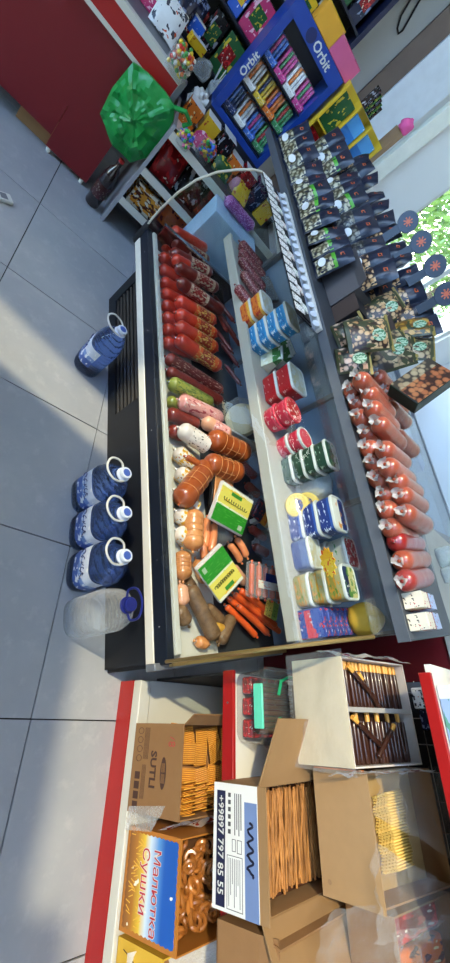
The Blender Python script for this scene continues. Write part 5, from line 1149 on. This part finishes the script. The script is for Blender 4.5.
frame(-.012,.012,.066,.078); frame(-.012,.014,.083,.098); frame(.02,.118,.049,.10)
for k in range(7): b.box(.025, .112-.02*(k % 3), -.0021, -.0015, .055+k*.006, .0562+k*.006)
O('small_print', b.mesh('small_print'), M('grey_ink', srgb(70,70,74), .6, rand=0), pf)
O('liner', B().box(-.12,.12,.006,PBD-.006,.004,.085), M('stick_gap_dark', srgb(70,36,16), .8, rand=0), pb)  # filler block; shade between the sticks is put into its dark colour
stme = cached('stick', lambda: B().tube([(-.105,0,0), (-.1045,0,0), (-.03,0,.0005), (.04,0,-.0005), (.1045,0,0), (.105,0,0)], [.001,.0029,.0031,.0029,.0031,.001], 7).mesh('pretzel_stick', True))
rr = random.Random(4)
for k in range(130):
    lay = k // 46; ey = 1.03 + (.37/46)*(k % 46) + rr.uniform(-.004,.004)
    yaw = rr.uniform(-.05,.05) + (rr.choice((0,0,0,.25,-.2)) if lay == 2 else 0)
    o = O('pretzel_stick', stme, stickm, mw=ROOM(.262+rr.uniform(-.008,.008), ey, .619+.0075*lay+rr.uniform(0,.002), yaw) @ RY(rr.uniform(-.02,.02))); tag(o, 'thin golden pretzel stick in the white fronted carton', 'pretzel stick', 'pretzel sticks in the white fronted carton')
# ---- plastic tub with mint latches
pt = T('storage_tub', 'clear plastic tub with mint green latch holding red packs', 'tub', ROOM(-.05, 1.10, .527))
O('tub_body', B().loft([rr_ring(.09,.115,.03,0), rr_ring(.098,.123,.03,.005), rr_ring(.103,.128,.03,.105)]).mesh('tub_body', True), GLASS('clear_plastic', (.9,.9,.9), 1.4, .08, .03), pt, TR(0,.128,0))
O('tub_lid', B().loft([rr_ring(.107,.132,.034,.105), rr_ring(.109,.134,.034,.108), rr_ring(.109,.134,.034,.122), rr_ring(.10,.125,.03,.128), rr_ring(.094,.119,.028,.124)]).mesh('tub_lid', True), GLASS('clear_plastic2', (.86,.86,.85), 1.4, .12, .04), pt, TR(0,.128,0))
mint = M('mint_plastic', srgb(96,206,172), .4, rand=0); dgreen = M('green_rope', srgb(30,150,100), .4, rand=0)
O('latch', rbox('latch', .12, .008, .035, .003), mint, pt, TR(0, -.006, .084))
for s in (-1, 1): O('lid_handle', B().tube([(s*.03, .06, .13), (s*.07, .075, .131), (s*.085, .12, .131), (s*.085, .19, .131)], .005, 8).mesh('lid_handle', True), dgreen, pt)
for k in range(3):
    for j in range(3): tag(O('wrapped_bar', cached('wbar', lambda: rbox('wrapped_bar', .05, .065, .04, .006)), pk['redsnack'], mw=ROOM(-.05-.06+k*.06, 1.10+.06+j*.072, .534)), 'red wrapped bar inside the mint latched tub', 'bar', 'red bars in the mint latched tub')
for k in range(9): tag(O('brown_stick', cached('bstick', lambda: B().tube([(0,-.095,0), (0,.095,0)], .007, 7).mesh('brown_stick', True)), M('brown_stick', srgb(120,76,44), .5, rand=.1), mw=ROOM(-.115+k*.0165, 1.235, .585)), 'brown biscuit stick on top inside the mint latched tub', 'biscuit stick', 'brown sticks in the mint latched tub')
# ---- supports behind, wafer roll box, chip box
for lab, x0, x1 in (('closed brown carton under the wafer roll box', -.13, .115), ('closed brown carton behind the pretzel carton', .135, .45)):
    tag(O('closed_carton', rbox('closed_carton', x1-x0, .19, .205, .003, 1), card, mw=ROOM((x0+x1)/2, 1.52, .527)), lab, 'carton')
wb, wfr = open_carton('wafer_roll_box', 'tilted open box of chocolate dipped wafer rolls under plastic film', ROOM(-.04, 1.20, .735) @ RX(.22), .27, .30, .15, M('lilac_card', srgb(206,196,188), .7, rand=0))
O('divider', B().box(-.006,.006,.004,.296,.004,.15), M('divider_grey', srgb(160,156,150), .6, rand=0), wb); O('liner', B().box(-.13,.13,.006,.294,.004,.105), M('choco_liner', srgb(46,26,18), .6, rand=0), wb)
choc = M('chocolate', srgb(58,30,20), .35, rand=.1, coat=.3); bisc = M('wafer_tip', srgb(222,160,70), .5, rand=.05)
rollc = cached('rollc', lambda: B().lathe([(.0065,0), (.0075,.004), (.0075,.10), (.0065,.102)], 9).mesh('chocolate_coat', True)); rollt = cached('rollt', lambda: B().lathe([(.0068,-.022), (.0068,.001)], 9).mesh('biscuit_tip', True))
base_m = ROOM(-.04, 1.20, .735) @ RX(.22); rr = random.Random(6)
for side in (0, 1):
    for k in range(17):
        y = .018 + k*.0165; x0 = (-.106, .028)[side]; zz_ = .116 + rr.uniform(0,.006)
        t = T('wafer_roll', '%s row wafer roll, chocolate dipped, %s from the front' % (('left', 'right')[side], ORD[k]), 'wafer roll', base_m @ TR(x0, y, zz_) @ RZ(rr.uniform(-.05,.05)) @ RY(PI/2), 'wafer rolls in the tilted box')
        O('chocolate_coat', rollc, choc, t)
        if side == 0 or k % 3 == 0: O('biscuit_tip', rollt, bisc, t)
for k, (x, y, a) in enumerate(((-.10,.06,.9), (-.08,.10,.7), (.03,.05,1.0), (.05,.2,-.9))):
    t = T('wafer_roll', 'loose wafer roll lying across the others, %s from the left' % ORD[k], 'wafer roll', base_m @ TR(x, y, .136) @ RZ(a) @ RY(PI/2), 'loose wafer rolls in the tilted box'); O('chocolate_coat', rollc, choc, t); O('biscuit_tip', rollt, bisc, t)
pf_ = O('front_flap', B().box(-.134,.134,-.004,0,-.175,.0), M('cream_paper', srgb(206,192,160), .7, rand=0, bump=.4, bscale=12), wb, TR(0, -.004, .155) @ RX(-.18))
drape('film_cover', (base_m @ V((-.15,-.03,.18)), base_m @ V((.15,-.03,.18)), base_m @ V((.14,-.05,-.03)), base_m @ V((-.15,-.05,-.03))), FILM('milky_film2', white=.10, bump=.7, bscale=18, edge=.3), 'milky plastic film hanging over the front of the wafer roll box', .012, 3)
for s, z in ((-1, 0), (1, 0)): drape('film_edge', (base_m @ V((s*.14,-.03,.17)), base_m @ V((s*.14,.30,.19)), base_m @ V((s*.155,.30,.11)), base_m @ V((s*.155,-.05,.10))), FILM('lilac_print_film', white=.4, print_col=srgb(170,50,110)), 'film with pink print folded over the %s edge of the wafer box' % ('left' if s < 0 else 'right'), .012, 11+s)
cb, cfr = open_carton('chip_carton', 'tilted open carton of stacked ribbed chips lined with clear film', ROOM(.238, 1.25, .742) @ RX(.20), .26, .31, .14, card)
O('liner', B().box(-.125,.125,.006,.30,.004,.07), M('chip_liner', srgb(170,140,90), .8, rand=0), cb)
flp = O('front_flap', B().box(-.135,.135,-.004,0,-.175,.0), cardlight, cb, TR(0, -.003, .15) @ RX(-.10)); O('orange_corner', B().box(-.137,-.133,-.005,.001,-.17,-.01), M('orange_edge', srgb(222,120,40), .6, rand=0), flp)
O('stain', B().lathe([(.006,0), (.006,.0006)], 10, TR(.105,-.0045,-.15) @ RX(PI/2)).mesh('stain'), M('oil_stain', srgb(150,120,86), .7, rand=0), flp)
chipm = M('ribbed_chip', srgb(232,200,110), .5, rand=.06, dark=srgb(204,160,70), bump=.2)
def chipfn(): return B().grid(lambda u, v: ((u-.5)*.055, (v-.5)*.07, .0022*math.sin(u*2*PI*5)), 24, 2)
chipme = cached('chip', lambda: solid('ribbed_chip', chipfn().mesh('ribbed_chip', True), .002)); cbm = ROOM(.238, 1.25, .742) @ RX(.20)
for k in range(26):
    o = O('ribbed_chip', chipme, chipm, mw=cbm @ TR(-.075+.0062*k, .13+.004*math.sin(k), .105) @ RZ(.05) @ RY(1.25)); tag(o, 'pale ribbed chip standing in the stack inside the film lined carton', 'chip', 'ribbed chips in the tilted carton')
for i, (u0, v0, u1, v1, s) in enumerate(((-.14,-.02,.14,.10,21), (-.14,.28,.16,.36,23))):
    pass
drape('film_lining', (cbm @ V((.0,-.03,.16)), cbm @ V((.17,-.06,.15)), cbm @ V((.20,.26,.20)), cbm @ V((.13,.28,.17))), FILM('clear_film_b', white=.05, bump=.8, bscale=20, edge=.3), 'clear film bulging over the right side of the chip carton', .03, 21)
drape('film_lining', (cbm @ V((-.14,.02,.16)), cbm @ V((-.05,-.01,.17)), cbm @ V((.1,.33,.21)), cbm @ V((-.14,.33,.20))), FILM('clear_film_c', white=.03, bump=.8, bscale=20, edge=.25), 'clear film spread over the left side of the chip carton', .03, 25)
# ---- cartons at the right edge of the upper shelf
gb2, gf2 = open_carton('biscuit_carton', 'brown carton with dark interior right of the pretzel carton', ROOM(.53, 1.03, .529), .24, .38, .13, card, (('front', .05, -.2), ('left', .06, -.2)))
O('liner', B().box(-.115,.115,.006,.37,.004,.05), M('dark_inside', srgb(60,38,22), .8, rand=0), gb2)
tanb = M('tan_biscuit', srgb(160,108,58), .6, rand=.08)
bisme = cached('tanb', lambda: B().lathe([(.026,0), (.029,.002), (.029,.006), (.026,.008)], 18).mesh('round_biscuit', True))
for r_ in range(3):
    for k in range(14): tag(O('round_biscuit', bisme, tanb, mw=ROOM(.44+.085*r_-.02, 1.10+.0095*k, .612, 0) @ RX(1.3)), 'round tan biscuit on edge in the dark inside carton', 'biscuit', 'round biscuits in the dark inside carton')
rb, rf = open_carton('biscuit_carton', 'brown carton with reddish packs under a bag at the right edge', ROOM(.50, 1.30, .735) @ RX(.15), .22, .28, .14, card)
for k in range(3): tag(O('red_packet', cached('rpk', lambda: rbox('red_packet', .06, .24, .10, .008)), pk['redsnack'] if k != 1 else pk['orangepack'], mw=ROOM(.50-.068+k*.068, 1.30, .735) @ RX(.15) @ TR(0,.14,.006)), 'reddish long packet in the bag covered carton, %s from the left' % ORD[k], 'packet', 'reddish packets at the right edge')
tag(O('closed_carton', rbox('closed_carton', .30, .19, .205, .003, 1), card, mw=ROOM(.63, 1.52, .527)), 'closed brown carton at the back right of the upper shelf', 'carton')
drape('plastic_bag', (RK(.40,1.22,.90), RK(.62,1.22,.90), RK(.62,1.55,.98), RK(.40,1.55,.98)), FILM('clear_film_d', white=.05, edge=.3), 'crumpled clear bag over the reddish packets', .035, 31)
drape('plastic_bag', (RK(.36,1.10,.80), RK(.50,1.08,.76), RK(.52,1.24,.90), RK(.36,1.25,.90)), FILM('clear_film_e', white=.05, edge=.3), 'crumpled clear bag hanging in front of the reddish packets', .03, 33)
ob, of_ = open_carton('biscuit_carton', 'tan carton with orange crackers at the upper right edge', ROOM(.76, 1.28, .735) @ RX(.15), .24, .30, .16, cardlight)
O('liner', B().box(-.115,.115,.006,.29,.004,.11), M('tan_liner', srgb(176,132,76), .8, rand=0), ob)
for k in range(8): tag(O('square_cracker', sqm, crackm, mw=ROOM(.76, 1.28, .735) @ RX(.15) @ TR(-.08+.05*(k % 4), .12+.06*(k//4), .125) @ RX(.3) @ RY(.2)), 'orange cracker in the tan carton at the right edge', 'cracker', 'crackers in the tan carton')
# ---- top shelf goods
t = T('packed_carton', 'pale blue printed carton at the front of the top shelf', 'carton', ROOM(.06, 1.20, 1.117)); O('carton', rbox('carton', .30, .12, .10, .003, 1), PRINT('pale_blue_carton', [(0, srgb(150,176,214)), (.5, srgb(206,214,226))], axis=2, accents=((srgb(90,150,130), .6), (srgb(60,70,110), .64)), ascale=6, bump=0), t, TR(0,.06,0)); O('white_end', B().box(-.151,-.12,-.0005,.1205,.001,.101), white, t)
b = B()
for k in range(5): b.box(-.10+k*.03, -.082+k*.03, -.0015, 0, .03, .034); b.box(-.10+k*.03, -.096+k*.03, -.0015, 0, .03, .062); b.box(-.10+k*.03, -.082+k*.03, -.0015, 0, .058, .062)
O('print_marks', b.mesh('print_marks'), M('blue_ink', srgb(60,80,140), .6, rand=0), t)
tag(O('tan_carton', rbox('tan_carton', .26, .2, .13, .003, 1), cardlight, mw=ROOM(.08, 1.44, 1.117)), 'tan carton behind the pale blue one on the top shelf', 'carton')
tag(O('price_card', B().box(-.02,.02,-.002,0,0,.03), M('orange_card2', srgb(238,160,110), .6, rand=0), mw=ROOM(-.10, 1.188, 1.085)), 'orange price card on the red edge of the top shelf', 'price card')
for i, (x, y, z, m) in enumerate(((-.08,1.52,.94,'whitepack'), (-.02,1.55,.94,'navypack'))): tag(O('small_packet', rbox('small_packet', .06, .03, .05, .004), pk[m], mw=ROOM(x, y, z)), '%s small packet under the top shelf' % human[m], 'packet')
